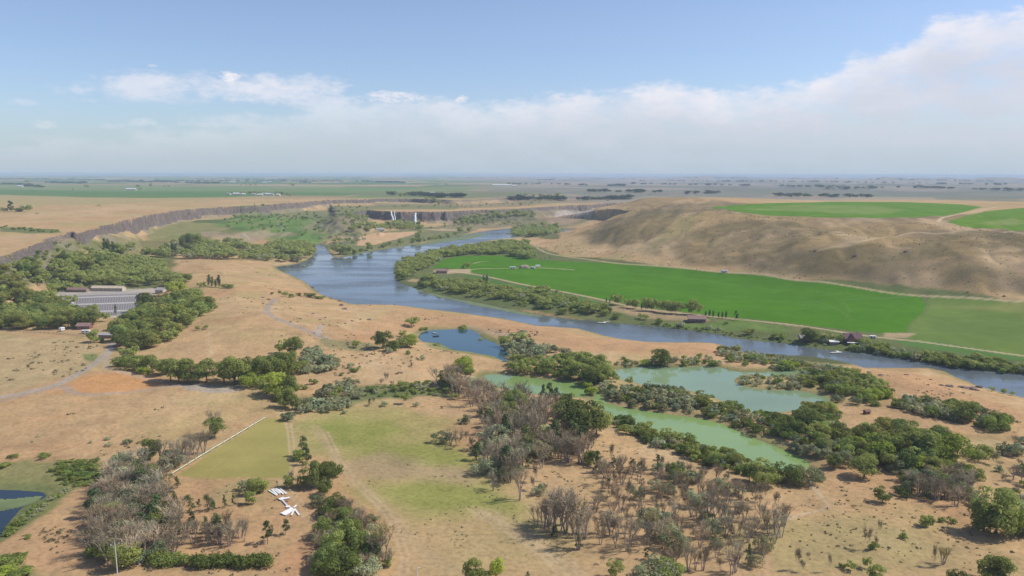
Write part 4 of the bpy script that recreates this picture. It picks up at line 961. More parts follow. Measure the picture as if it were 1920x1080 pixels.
fill('silvery row above the pasture', [(557,776),(565,756),(610,752),(655,758),(652,772),(600,776)], 26, {'O':1}, (3.5,5.5), 3, (1.1,1.4))
fill('green hollow above pasture', [(665,742),(690,728),(760,722),(830,715),(860,725),(830,742),(760,746)], 34, {'W':1,'O':.5,'T':.2}, (2,4), 4, (1.1,1.5))
place_items('green hollow above pasture', '760,728,14,T 775,727,12,T 795,725,12,T 830,722,24,T,d 845,730,26,T,d 868,724,26,D 724,720,26,.7,D 715,724,16,D 735,726,14,D 608,745,26,.7,J')
place_items('dry ground beside tree line', '588,720,12,W,d 570,730,10,W,d 558,732,9,W 665,697,10,1.2,W,d 642,704,8,W,d 656,690,12,O 675,690,6,O 793,675,11,O 766,664,8,W 667,652,18,1,T,d 690,648,6,O 761,757,26,.7,T 853,749,16,T 871,794,20,.9,O 899,782,16,.7,T,d 701,762,22,.6,D 693,760,14,J 720,762,12,O 780,762,10,O 646,776,9,O')
place_items('shore of the blue pond', '718,654,36,1.2,T,d 735,658,24,1,W 728,638,14,T 755,632,16,T,d 768,650,26,1.2,T,b 757,652,22,1.1,T,b 775,652,20,T 775,612,20,1.4,T 868,620,12,1.2,W 883,628,6,O 730,662,14,O 900,640,8,O,d 795,619,6,2,W 820,648,6,2,W')
place_items('shore of the blue pond', '867,694,28,1.5,W,b 880,702,14,W')
place_items('grassland beside hatchery grove', '371,619,9,T,d 382,616,5,T,d 388,617,9,T,d 330,634,11,T,d')
place_items('riverbank of the dry hill', '510,552,6,W 535,556,12,1.3,T,d 545,558,10,W,d 585,558,10,1.5,W,d 600,561,8,1.6,W,d 560,555,7,W 525,550,6,W 572,554,6,W')
fill('thicket beside the blue pond', [(942,664),(950,640),(975,628),(1005,648),(1060,664),(1062,678),(1010,684),(960,684)], 36, {'O':1,'T':.12}, (5,8), 4, (1,1.2))
place_items('thicket beside the blue pond', '975,640,24,1.2,O,b 960,655,20,O 990,650,20,O')
fill('green thicket between the ponds', [(955,702),(962,684),(1040,680),(1100,672),(1140,690),(1142,716),(1110,722),(1085,716),(1040,706)], 46, {'T':1,'W':.6,'O':.25}, (5.5,9), 4, (1,1.2))
place_items('green thicket between the ponds', '1105,720,40,1.1,T 1130,716,38,1,T 1085,712,36,1,T 1065,712,30,T 1120,695,34,1.1,T 1100,728,16,W,b 1108,740,18,W,b 1180,722,18,.9,T,d 1155,716,14,T,d 1218,722,10,T 1150,742,16,T,d')
fill('far bank of largest pond', [(1145,690),(1200,687),(1240,686),(1330,684),(1360,688),(1330,672),(1240,674),(1160,682)], 34, {'O':.8,'W':.6,'D':.4,'T':.2}, (3,5), 4, (1,1.3))
place_items('far bank of largest pond', '1240,687,36,1.15,T 1262,688,22,1.2,D 1225,690,20,D 1187,690,18,1.2,D 1208,686,16,W,b 1285,686,12,W 1335,686,14,W 1168,674,8,W')
fill('silver thicket on the spit', [(1135,718),(1160,735),(1210,733),(1262,735),(1310,748),(1330,758),(1310,776),(1240,770),(1190,764),(1150,752),(1125,738)], 62, {'O':1,'W':.35}, (4,7), 3.2, (1,1.2))
fill('islet in the largest pond', [(1280,724),(1330,722),(1342,736),(1335,748),(1300,740)], 14, {'W':1,'D':.2}, (1.5,3), 3, (1,1.5), wetok=True)
fill('belt dividing the green ponds', [(1320,758),(1372,764),(1410,776),(1450,780),(1475,800),(1470,825),(1420,812),(1370,796),(1320,784)], 44, {'W':1,'O':.8,'T':.15}, (3.5,6), 3.2, (1,1.3))
fill('peninsula in the largest pond', [(1388,712),(1400,706),(1440,708),(1490,705),(1520,725),(1500,732),(1440,730),(1395,722)], 30, {'O':1,'W':.5}, (2.5,4.5), 3.5, (1.1,1.4))
fill('thicket between pond and river', [(1340,664),(1380,660),(1440,672),(1500,680),(1560,690),(1600,705),(1600,720),(1540,722),(1500,704),(1440,692),(1370,684)], 84, {'O':1,'W':.4,'T':.1}, (3.5,6.5), 3.8, (1,1.3))
fill('bright thicket beside largest pond', [(1500,716),(1560,700),(1610,705),(1660,730),(1668,745),(1640,752),(1570,742),(1520,732)], 52, {'W':1,'T':.3,'O':.2}, (4,7), 3.6, (1,1.3))
place_items('bright thicket beside largest pond', '1475,690,20,1.2,W,b 1490,690,16,W,b 1640,748,26,1.1,W,b 1658,746,22,W,b 1605,758,18,1.2,O,d 1570,754,18,1.2,O,d 1620,752,20,W 1640,760,10,2,W')
fill('near bank of long pond', [(1148,792),(1190,800),(1230,814),(1290,830),(1330,850),(1360,856),(1400,872),(1400,892),(1340,878),(1280,856),(1220,838),(1160,806)], 56, {'W':1,'O':.6,'T':.35}, (3.5,6.5), 3.2, (1,1.25))
place_items('near bank of long pond', '1430,912,58,1.05,T 1460,908,50,1,W 1405,902,34,1,T 1370,874,36,1,T 1345,872,28,T 1515,908,42,1.0,O 1492,906,36,O 1535,900,22,O 1300,858,26,T 1290,850,22,W 1165,800,16,W 1222,826,16,O')
fill('thicket below the green ponds', [(1455,812),(1480,790),(1500,775),(1560,762),(1575,780),(1560,800),(1600,820),(1600,850),(1545,858),(1500,846)], 50, {'T':.7,'W':.8,'O':.5}, (5,8), 4, (1,1.25))
place_items('thicket below the green ponds', '1510,800,40,1.2,T,d 1530,806,36,1.2,T 1475,806,30,1.1,T 1545,850,34,1,T,d 1502,852,26,O 1535,856,30,O 1565,878,34,1,T 1580,872,34,O 1495,842,24,O')
fill('big green thicket', [(1560,830),(1640,812),(1700,812),(1780,828),(1790,860),(1770,880),(1700,885),(1640,875),(1580,862)], 50, {'T':1,'W':.35,'O':.15}, (6,9.5), 4.5, (1,1.3))
place_items('big green thicket', '1620,895,46,1.45,T 1640,852,50,1.3,W,b 1700,862,60,1.1,T 1735,862,62,1.1,T 1768,862,56,1.2,W,b 1665,856,46,1.2,T 1745,880,36,T,d 1685,884,40,.9,O 1660,872,30,1,O 1712,882,34,1.2,W,b 1780,876,20,W')
fill('belt under the red bluff', [(1682,762),(1700,750),(1760,756),(1830,770),(1885,795),(1888,812),(1850,806),(1790,792),(1720,778)], 46, {'O':1,'W':.5,'T':.3}, (4,7), 3.6, (1,1.25))
place_items('belt under the red bluff', '1812,790,42,1,T 1770,784,24,1.1,O 1745,780,22,W 1870,806,34,1,W 1758,756,12,O')
place_items('river edge of red bluff', '1860,734,12,1,T,d 1882,738,11,1,T,d 1898,742,11,1,T,d')
place_items('slope beyond the big thicket', '1840,862,32,1.2,W 1888,852,24,1.3,O 1908,850,24,O 1912,878,20,1.2,D 1900,900,32,1.2,D,d 1918,905,34,1.1,D,d 1880,908,24,.9,D 1900,935,24,1.4,D 1915,950,26,1,D 1895,945,22,O,d')
fill('thicket beside the giant bush', [(1688,895),(1740,885),(1800,890),(1830,915),(1840,950),(1790,950),(1750,940),(1700,925)], 34, {'D':.9,'O':.6,'T':.5,'W':.2}, (5,8.5), 4, (1,1.3))
place_items('thicket beside the giant bush', '1705,915,36,1.1,T,d 1750,936,52,1.1,D,d 1775,938,50,D 1725,925,44,O,d 1800,888,26,W,b 1822,895,26,1.2,W,b 1828,905,22,D,d 1808,948,34,1.1,D 1655,942,34,1,T,d 1690,932,20,1,W,d 1600,905,20,1.1,D 1735,988,26,.9,T,d 1745,984,14,W 1764,978,10,W 1785,980,12,W 1696,1010,11,1.2,W,d')
place_items('giant bush clump at right', '1868,1000,92,1.05,T 1845,995,66,1.1,T 1895,992,70,.95,W,b 1918,1003,30,1.2,O,d')
place_items('open flat at lower right', '1860,1092,56,1.2,T 1880,1090,46,1,T,d 1625,1030,50,.6,D 1643,1032,32,.6,D 1648,1004,36,.45,D 1555,1072,40,.4,D 1495,1068,50,.6,D 1752,1062,46,.5,D 1768,1058,40,1.3,D,b 1595,1070,20,1,T,d 1626,1066,24,.8,T,d 1642,1090,34,1,T 1792,1090,26,1,W,d 1636,1028,14,W,d 1505,1072,26,D 1515,1052,20,.7,D 1580,1064,10,W,d 1563,975,8,D 1545,985,6,D 1503,955,12,.3,D')

fill('shrubs on the right slope', [(1820,850),(1925,830),(1925,960),(1900,940),(1870,900)], 14, {'O':1,'W':.6,'D':.6}, (3,6), 5)
# --- dead trees
fill('grey belt of bare trees', [(815,722),(850,712),(905,735),(960,752),(1010,772),(1050,790),(1060,815),(1000,812),(950,800),(900,778),(860,745)], 52, {'D':1,'T':.12,'O':.25}, (9,13), 4.5, (1.0,1.4))
fill('lower grey belt of bare trees', [(900,800),(960,800),(1040,815),(1100,840),(1110,868),(1060,872),(1000,862),(960,900),(925,905),(905,880),(885,850),(930,835)], 54, {'D':1,'J':.2,'O':.3}, (8,14), 4.5, (.9,1.3))
place_items('lower grey belt of bare trees', '1095,820,92,1.0,T,d 1070,815,75,1,T,d 1118,815,70,.9,T 1085,868,52,1,D 1060,862,56,D 1040,855,50,D 1015,878,60,.9,D 975,938,75,.8,D 955,905,60,D 925,890,60,D 940,880,66,D 1120,878,34,.9,J 1105,872,30,T,d 1130,884,24,1,T,d 1085,780,30,.8,J,d 1030,750,34,.9,J,d 1045,755,30,.9,J,d 1018,745,26,.9,J,d 1060,762,34,1,T,d')
place_items('edge of large pasture', '845,835,36,1,D 858,842,30,1,D 830,830,26,1.2,O,d 870,835,34,1,D 885,845,30,1.1,D 895,852,20,O,d 905,845,34,D 1000,920,30,1,D 1012,930,26,1,O 1022,925,20,D 925,920,36,1.1,D,d 945,912,26,1.2,D 1005,905,40,.8,D')
place_items('tall clump by sandy track', '1005,985,46,1,D 1020,990,56,1.1,D 1035,1000,80,.95,D,d 1048,1006,92,.95,D 1062,998,94,1,D,d 1078,1002,76,1.1,D 1085,1030,84,.9,D 1098,1010,70,1,D 1085,1028,34,.9,J 1040,1008,26,J 1030,985,60,1,D 1055,985,80,1,D')
fill('sparse bare flat', [(1120,890),(1180,880),(1280,890),(1340,900),(1420,935),(1480,955),(1470,1000),(1420,1070),(1350,1080),(1230,1060),(1130,1040),(1105,960)], 130, {'D':1,'J':.07,'O':.14}, (4.5,9), 4.5, (.7,1.2))
place_items('sparse bare flat', '1145,1005,54,1.1,D 1176,1034,84,.7,D 1225,1012,66,.8,D,b 1200,1000,60,.5,D 1180,945,60,.25,D 1208,945,40,.25,D 1265,932,46,.7,D,b 1278,938,40,.8,D,b 1330,975,72,1.1,D 1345,985,64,1,D,d 1332,1004,34,1,O 1395,978,44,1,D 1408,1008,46,1.2,D 1290,1072,66,.6,D 1318,1070,60,.8,D,d 1372,1078,64,.9,D 1425,1062,56,.4,D 1403,1056,40,.5,J 1455,1002,62,1.25,D 1440,1000,50,1,D,b 1250,1012,40,1.2,O 1268,1034,44,1.1,O 1260,985,30,D 1215,1010,30,.9,J 1370,1003,22,J 1140,915,20,.9,J 1210,1048,22,J')
place_items('scrub row behind bare flat', '1122,886,36,.9,J 1150,884,32,.9,J 1163,885,34,.6,D 1185,886,30,.9,J 1197,885,20,J 1204,886,22,J 1232,880,32,.9,J 1243,878,26,D 1258,893,28,1.1,T,d 1268,895,26,T,d 1285,900,22,T,d 1298,902,24,O,d 1310,902,20,T,d 1145,870,44,.5,D 1230,860,40,.3,D')
place_items('bottom edge by sandy track', '1152,1082,36,1,T 1130,1058,20,.9,D 1228,1088,52,1.3,O 1252,1088,44,1.1,W 1245,1095,40,O 885,1088,44,.85,T 930,1088,46,.8,T,b 900,1092,30,W 990,1084,14,J')
# --- lower left
place_items('far corner of small pasture', '282,865,46,1,T 300,868,50,.95,D,d 325,876,44,1,O,d 338,872,58,1,D 352,868,60,1,D,d 368,860,60,.9,D 382,850,50,D 403,822,44,.95,T,d 402,815,58,.8,D 320,880,36,D')
fill('grey thicket, lower corner', [(172,1050),(180,985),(190,930),(215,888),(260,892),(300,905),(305,950),(330,985),(330,1040),(280,1060),(200,1068)], 95, {'D':1,'T':.07,'J':.06,'O':.14}, (7,12), 3.6, (1.1,1.5))
place_items('grey thicket, lower corner', '188,950,20,1.2,W 185,985,22,T 178,1010,26,T 180,1040,24,W 240,905,44,1,D 285,915,48,1,T,d 232,930,60,1.1,D,d 262,930,64,D,d 213,1010,60,D,d 222,1045,60,D')
place_items('sapling rows by scrap heap', '333,915,24,.9,J 327,952,34,1,J 345,948,22,D 355,960,36,.9,J 390,958,34,1,J 372,950,16,J 421,952,26,.7,J 437,948,22,.5,J 399,955,20,J 448,925,14,J 470,945,26,.9,T,d 478,925,36,1.1,T 462,918,24,O 492,922,26,1,T,d')
fill('thin row above the hedge', [(300,1022),(460,1024),(460,1005),(400,995),(300,1000)], 34, {'D':1,'J':.6}, (5,8.5), 3.0, (.8,1.1))
place_items('thin row above the hedge', '502,1020,48,.95,J,d 535,1004,32,.9,J 430,1024,50,1.1,D 410,1022,46,D,d')
place_items('tree line by double track', '568,856,40,.9,J 574,872,34,.9,J 562,862,22,W 585,914,54,.9,T,d 600,912,48,.9,T,d 617,905,44,.8,T,d 628,890,24,1,W 608,930,40,.8,T,d 615,922,26,J 545,912,34,.6,D 541,914,26,.9,T,d 567,912,24,.9,T,d 520,914,16,.5,D 556,908,14,D')
place_items('bushy corner by double track', '596,948,26,1.1,O,d 630,960,44,1,T,d 640,965,36,1,D 612,968,28,1.2,W,d 605,975,22,D 655,972,44,D')
fill('mixed thicket by double track', [(600,1010),(620,985),(660,975),(700,985),(705,1020),(690,1082),(600,1088),(595,1050)], 44, {'D':.8,'O':.8,'T':.6}, (5,9), 3.6, (1,1.3))
place_items('mixed thicket by double track', '720,1052,92,.85,D,b 730,1062,40,1.1,D 708,1050,60,D 728,1062,20,T,d 660,1020,50,1,T 640,1080,60,W')
fill('green mat by reed pond', [(88,878),(135,862),(180,868),(192,888),(178,905),(150,916),(115,908),(120,895),(100,885)], 34, {'W':1}, (1.3,2.6), 2.4, (1.5,2.2))
fill('reedy margin of corner pond', [(-10,1005),(28,985),(55,958),(95,938),(130,918),(110,932),(60,970),(20,1005)], 34, {'W':1,'O':.3}, (1.2,2.4), 2.2, (1.2,1.8))
place_items('reedy margin of corner pond', '25,858,8,2,W 80,858,9,1.8,W 5,875,10,2,W 12,1062,14,2.5,W 25,1050,12,2,W 40,1045,10,1.5,W,d 50,1010,8,1.5,W 40,1078,16,2,W 5,1078,14,2,W,b')
place_items('dry slope above reed pond', '202,825,7,1.5,O 205,836,8,1.4,O 238,832,10,1.6,O 170,831,6,O 60,829,4,O 70,820,4,O 210,874,5,1.6,O 215,865,4,O 190,870,5,O 160,1012,4,2,W')
# ------------------------------------------------------------------ build the plants
ORD = ['zeroth','first','second','third','fourth','fifth','sixth','seventh','eighth','ninth','tenth','eleventh','twelfth','thirteenth','fourteenth','fifteenth','sixteenth','seventeenth','eighteenth','nineteenth','twentieth']
inview = [p for p in PLANTS if -60 < p['px'] < 1980 and p['py'] - p['hpx'] < 1085]
byk = {}
for p in inview: byk.setdefault(p['kind'], []).append(p)
single = []; rest = []
for k, L in byk.items():
    L.sort(key=lambda p: -p['hpx'] * p['w']); single += L[:298]; rest += L[298:]
print('plants', {k: len(v) for k, v in byk.items()}, 'rest', len(rest))
groups = {}
for p in single: groups.setdefault((p['place'], p['kind']), []).append(p)
for (place, kind), L in groups.items():
    nm, cat, noun = KN[kind]; n = len(L)
    the = place
    gname = '%ss, %s' % (noun, place)
    if n == 1: L[0]['label'] = '%s, the only one of %s' % (noun, the)
    elif n <= 17:
        L.sort(key=lambda p: p['px'])
        for i, p in enumerate(L): p['label'] = '%s, %s from left, %s' % (noun, ORD[i + 1], the)
    else:
        nr = math.ceil(n / 16); L.sort(key=lambda p: -p['py']); per = math.ceil(n / nr)
        for r in range(nr):
            row = sorted(L[r * per:(r + 1) * per], key=lambda p: p['px'])
            for i, p in enumerate(row): p['label'] = '%s, %s from left in %s row, %s' % (noun, ORD[i + 1], ORD[r + 1], the)
    for p in L: p['group'] = gname if n > 1 else None
NPART = 0
for p in single:
    kind = p['kind']; nm, cat, noun = KN[kind]
    lod = 1 if p['hpx'] > 24 else 0
    var = PROTO[kind + str(lod)]; t, c, m, _ = var[rng.integers(len(var))]
    s = p['h'] / 10; sw = s * p['w']
    rot = rng.uniform(0, 6.28); tint = p['tint'] or (1, 1, 1)
    parts = p['hpx'] >= (13 if kind in 'TDJP' else 20)
    if parts:
        o = bpy.data.objects.new(nm, None); o.empty_display_size = .5
    else:
        o = bpy.data.objects.new(nm, m); o.color = (*tint, 1)
    col.objects.link(o); o.location = (p['x'], p['y'], p['z'] - .05 * s); o.rotation_euler = (0, 0, rot); o.scale = (sw, sw, s)
    tag(o, p['label'], cat, p['group'])
    if parts:
        a = bpy.data.objects.new(t.name.split('.')[0], t); col.objects.link(a); a.parent = o
        b = bpy.data.objects.new(c.name.split('.')[0], c); col.objects.link(b); b.parent = o; b.color = (*tint, 1); NPART += 2
# the many that show smallest: one woodland
def merged(name, L, label, cat, leafm=None):
    vs = []
    for p in L:
        cv = PROTO[p['kind'] + '0'][rng.integers(3)][3]; a = rng.uniform(0, 6.28); s = p['h'] / 10; sw = s * p['w']
        if p['hpx'] < 12: # fewer, larger sprays for the smallest
            q = cv.reshape(-1, 4, 3)[::3]; ctr = q.mean(1, keepdims=True); cv = (ctr + (q - ctr) * 1.6).reshape(-1, 3)
        x = cv[:, 0] * math.cos(a) - cv[:, 1] * math.sin(a); y = cv[:, 0] * math.sin(a) + cv[:, 1] * math.cos(a)
        vs.append(np.c_[p['x'] + x * sw, p['y'] + y * sw, p['z'] + cv[:, 2] * s])
    if not vs: return
    v = np.vstack(vs); o = link(name, mesh_from(name, v, quads_idx(len(v)), False), leafm or LEAF[L[0]['kind']]); tag(o, label, cat, None, 'stuff')
for k, nm_, lab in (('T', 'woodland', 'distant green woodland of small round crowns along the valley floor and river banks'), ('W', 'undergrowth', 'low green undergrowth along the river banks and pond shores'),
                    ('O', 'undergrowth', 'small silvery green brush around the ponds'), ('D', 'dead_brush', 'small leafless grey brush scattered on the dry flat')):
    L = [p for p in rest if p['kind'] == k]
    if L: merged(nm_, L, lab, 'vegetation')
# tree lines on the far plain
FARL = []
def farline(P, n, hr, wr=(1.4, 3.2)):
    P = np.asarray(P, float)
    for _ in range(n):
        i = rng.integers(len(P) - 1); t = rng.random(); q = P[i] + (P[i + 1] - P[i]) * t
        x, y, z = (float(v[0]) for v in G(q[0], q[1] + rng.uniform(-.4, .4)))
        dep = project(x, y, z)[2]; FARL.append(dict(kind='T', x=x, y=y, z=z, h=rng.uniform(*hr), w=rng.uniform(*wr), hpx=5, px=q[0], py=q[1], dep=dep))
for P, n in [([(0,337),(80,336),(200,338)], 110), ([(85,343),(150,344),(160,343)], 90), ([(200,341),(300,342),(320,341)], 110), ([(200,339),(420,340),(640,341)], 80), ([(0,346),(60,347)], 20), ([(320,343),(410,344)], 30), ([(340,337),(520,337),(640,338)], 60), ([(50,350),(78,352)], 14), ([(560,343),(680,341),(700,341)], 30),
             ([(704,342),(718,342)], 24), ([(723,342),(757,343)], 60), ([(640,334),(960,334),(1200,336)], 80), ([(0,333),(400,332),(960,331)], 90), ([(950,346),(1040,346),(1100,348)], 20), ([(1140,349),(1170,349)], 14), ([(1180,345),(1400,349),(1600,352)], 40),
             ([(1100,360),(1200,361),(1350,363)], 30), ([(960,374),(1100,376),(1180,372)], 36), ([(840,370),(870,370)], 20), ([(730,366),(800,368),(830,371)], 30), ([(1200,340),(1500,341),(1900,347)], 90), ([(1460,368),(1520,370),(1700,370)], 24), ([(1000,338),(1060,338)], 14),
             ([(1250,333),(1600,336),(1919,341)], 70), ([(1550,355),(1700,352),(1919,358)], 40)]:
    farline(P, n, (9, 17))
merged('treeline', FARL, 'dark hazy lines of trees across the far plain up to the horizon', 'treeline', leaf_mat('far_leaves', (.05, .075, .035), (.085, .12, .05), trans=.2))

# ------------------------------------------------------------------ dry tufts and sage all over the grassland
tv = []
def tuft(x, y, z, r, h, n=7):
    d = rng.normal(0, 1, (n, 3)); d[:, 2] = np.abs(d[:, 2]); d /= np.linalg.norm(d, axis=1)[:, None]
    P = np.array([x, y, z]) + d * [r, r, h] * rng.uniform(.4, 1, (n, 1))
    return leaf_quads(P, d, r * .9, rng, .5, 1.2)
cnt = 0
for P, n, rr in [([(380,560),(520,540),(640,570),(760,580),(900,600),(700,640),(560,640),(420,620)], 300, (.3,.9)), ([(0,630),(190,645),(180,690),(0,740)], 130, (.4,1.1)), ([(0,760),(300,740),(480,760),(300,890),(0,850)], 260, (.3,.8)), ([(120,1060),(60,1000),(150,960),(220,900),(180,1060)], 160, (.3,.9)),
                 ([(560,650),(860,650),(860,720),(600,720)], 200, (.4,1.0)), ([(1560,890),(1700,930),(1919,1000),(1919,1080),(1420,1080),(1480,960)], 200, (.25,.6)), ([(1120,820),(1500,900),(1420,1080),(1080,1080),(1000,900)], 260, (.25,.7)), ([(1600,700),(1740,700),(1919,790),(1919,830),(1700,740)], 90, (.3,.8)),
                 ([(1000,465),(1250,495),(1919,555),(1919,440),(1500,415),(1250,380)], 800, (.5,1.1)), ([(300,490),(500,500),(600,555),(440,545),(360,525)], 160, (.5,1.3)), ([(870,600),(1060,630),(1350,660),(1340,672),(1100,665),(960,640)], 240, (.4,1.2)), ([(580,850),(900,870),(1080,1060),(760,1060),(640,900)], 120, (.2,.5)), ([(820,760),(900,770),(900,840),(840,820)], 40, (.4,.9)), ([(330,900),(560,900),(600,1080),(340,1080)], 120, (.3,.6))]:
    Q = world_poly(P); lo, hi = Q.min(0), Q.max(0)
    p = lo + (hi - lo) * rng.random((n * 3, 2)); d = sdf_poly(p[:, 0], p[:, 1], Q, 1.0)
    ok = (d < 0) & (nearest(dr, p[:, 0], p[:, 1]) > 2) & (fbm(p[:, 0], p[:, 1], 40, 3, 9) > .12)
    for k in dpond: ok &= nearest(dpond[k], p[:, 0], p[:, 1]) > 2
    p = p[ok][:n]; zz = zat(p[:, 0], p[:, 1])
    for (x, y), z in zip(p, zz):
        r = rng.uniform(*rr) * rng.uniform(.6, 1); tv.append(tuft(x, y, z, r * rng.uniform(1, 1.8), r * .8)); cnt += 1
v = np.vstack(tv); tag(link('scrub', mesh_from('scrub', v, quads_idx(len(v)), False), LEAF['S']), 'small dry sage tufts dotted over the tan grassland', 'scrub', None, 'stuff')
tv = []
Q = world_poly([(1000,465),(1100,485),(1250,499),(1500,524),(1925,562),(1925,440),(1640,416),(1400,402),(1300,385),(1180,385),(1090,415)]); lo, hi = Q.min(0), Q.max(0)
p = lo + (hi - lo) * rng.random((9000, 2)); ok = (sdf_poly(p[:, 0], p[:, 1], Q, 1.0) < 0) & (fbm(p[:, 0], p[:, 1], 70, 3, 19) + .25 * rng.standard_normal(9000) > .05); p = p[ok][:1800]
for (x, y), z in zip(p, zat(p[:, 0], p[:, 1])): r = rng.uniform(.35, .95); tv.append(tuft(x, y, z, r * 1.2, r * .7, 6))
v = np.vstack(tv); tag(link('sagebrush', mesh_from('sagebrush', v, quads_idx(len(v)), False), leaf_mat('sage_leaves', (.12, .11, .065), (.19, .17, .10), trans=.2)), 'dark sagebrush dots scattered over the brown hillside across the river', 'sagebrush', None, 'stuff')
print('tufts', cnt, 'parts', NPART, round(time.time() - T0, 1))
# ------------------------------------------------------------------ buildings and small things
import bmesh
def bmbox(bm, c, s, rz=0, taper=None):
    r = bmesh.ops.create_cube(bm, size=1); vs = r['verts']
    bmesh.ops.scale(bm, vec=s, verts=vs); bmesh.ops.rotate(bm, cent=(0, 0, 0), matrix=Matrix.Rotation(rz, 3, 'Z'), verts=vs); bmesh.ops.translate(bm, vec=c, verts=vs); return vs
def bmesh_obj(name, bm, mat, parent=None, bevel=0):
    me = bpy.data.meshes.new(name)
    if bevel: bmesh.ops.bevel(bm, geom=bm.edges[:], offset=bevel, segments=1, affect='EDGES')
    bm.to_mesh(me); bm.free(); return link(name, me, mat, parent)
def gable(bm, x0, x1, y0, y1, zb, zr, over=.5, axis='x', th=.18):
    """pitched roof of two slabs, ridge along axis"""
    P = []
    if axis == 'x':
        ym = (y0 + y1) / 2
        for s, ye in ((-1, y0 - over), (1, y1 + over)):
            drop = (zr - zb) / ((y1 - y0) / 2) * over
            P.append([(x0 - over, ye, zb - drop), (x1 + over, ye, zb - drop), (x1 + over, ym, zr), (x0 - over, ym, zr)])
    else:
        xm = (x0 + x1) / 2
        for s, xe in ((-1, x0 - over), (1, x1 + over)):
            drop = (zr - zb) / ((x1 - x0) / 2) * over
            P.append([(xe, y0 - over, zb - drop), (xe, y1 + over, zb - drop), (xm, y1 + over, zr), (xm, y0 - over, zr)])
    for q in P:
        a = [bm.verts.new((x, y, z + .02)) for x, y, z in q]; b = [bm.verts.new((x, y, z + th)) for x, y, z in q]
        bm.faces.new(a[::-1]); bm.faces.new(b)
        for i in range(4):
            j = (i + 1) % 4; bm.faces.new((a[i], a[j], b[j], b[i]))
def walls(bm, x0, x1, y0, y1, h, zr, axis='x'):
    if axis == 'x':
        ym = (y0 + y1) / 2; prof = [(y0, -.5), (y1, -.5), (y1, h), (ym, zr), (y0, h)]
        A = [bm.verts.new((x0, y, z)) for y, z in prof]; B = [bm.verts.new((x1, y, z)) for y, z in prof]
    else:
        xm = (x0 + x1) / 2; prof = [(x0, -.5), (x1, -.5), (x1, h), (xm, zr), (x0, h)]
        A = [bm.verts.new((x, y0, z)) for x, z in prof]; B = [bm.verts.new((x, y1, z)) for x, z in prof]
    bm.faces.new(A); bm.faces.new(B[::-1])
    for i in range(5):
        j = (i + 1) % 5; bm.faces.new((A[j], A[i], B[i], B[j]))
    bmesh.ops.recalc_face_normals(bm, faces=bm.faces[:])
MB = {}
def mt(name, c, rough=.8, var=.12, scale=.5):
    if name not in MB: MB[name] = plain(name, c, rough, var, scale)
    return MB[name]
WHITE = mt('white_paint', (.72, .71, .68)); CREAM = mt('cream_wall', (.52, .45, .36)); REDROOF = mt('maroon_roof', (.17, .085, .09)); BROWNROOF = mt('brown_roof', (.24, .15, .125))
GREYROOF = mt('grey_roof', (.34, .32, .31)); TANROOF = mt('tan_roof', (.50, .41, .30)); DARK = mt('dark_glass', (.03, .035, .04), .25); WOOD = mt('weathered_wood', (.27, .21, .16)); REDWALL = mt('dark_red_wall', (.20, .09, .085))
CONC = mt('concrete', (.31, .28, .25), .9, .12, .25); CHAN = mt('channel_water', (.17, .15, .135), .6); METAL = mt('bare_metal', (.5, .5, .5), .45)
PALEPIPE = mt('pale_pipe', (.62, .68, .42), .6); RUST = mt('rusty_metal', (.16, .08, .05)); REDP = mt('red_paint', (.35, .03, .03), .4); DARKHULL = mt('dark_hull', (.03, .03, .035), .5); ROCK = mt('dark_rock', (.17, .12, .10), .95, .3, .8)
HAY = mt('old_hay', (.33, .26, .19), .95, .2)
def root(name, px, py, rz, label, cat, group=None, dz=0):
    x, y, z = (float(v[0]) for v in G(px, py))
    o = bpy.data.objects.new(name, None); col.objects.link(o); o.location = (x, y, z + dz); o.rotation_euler = (0, 0, rz); tag(o, label, cat, group); return o
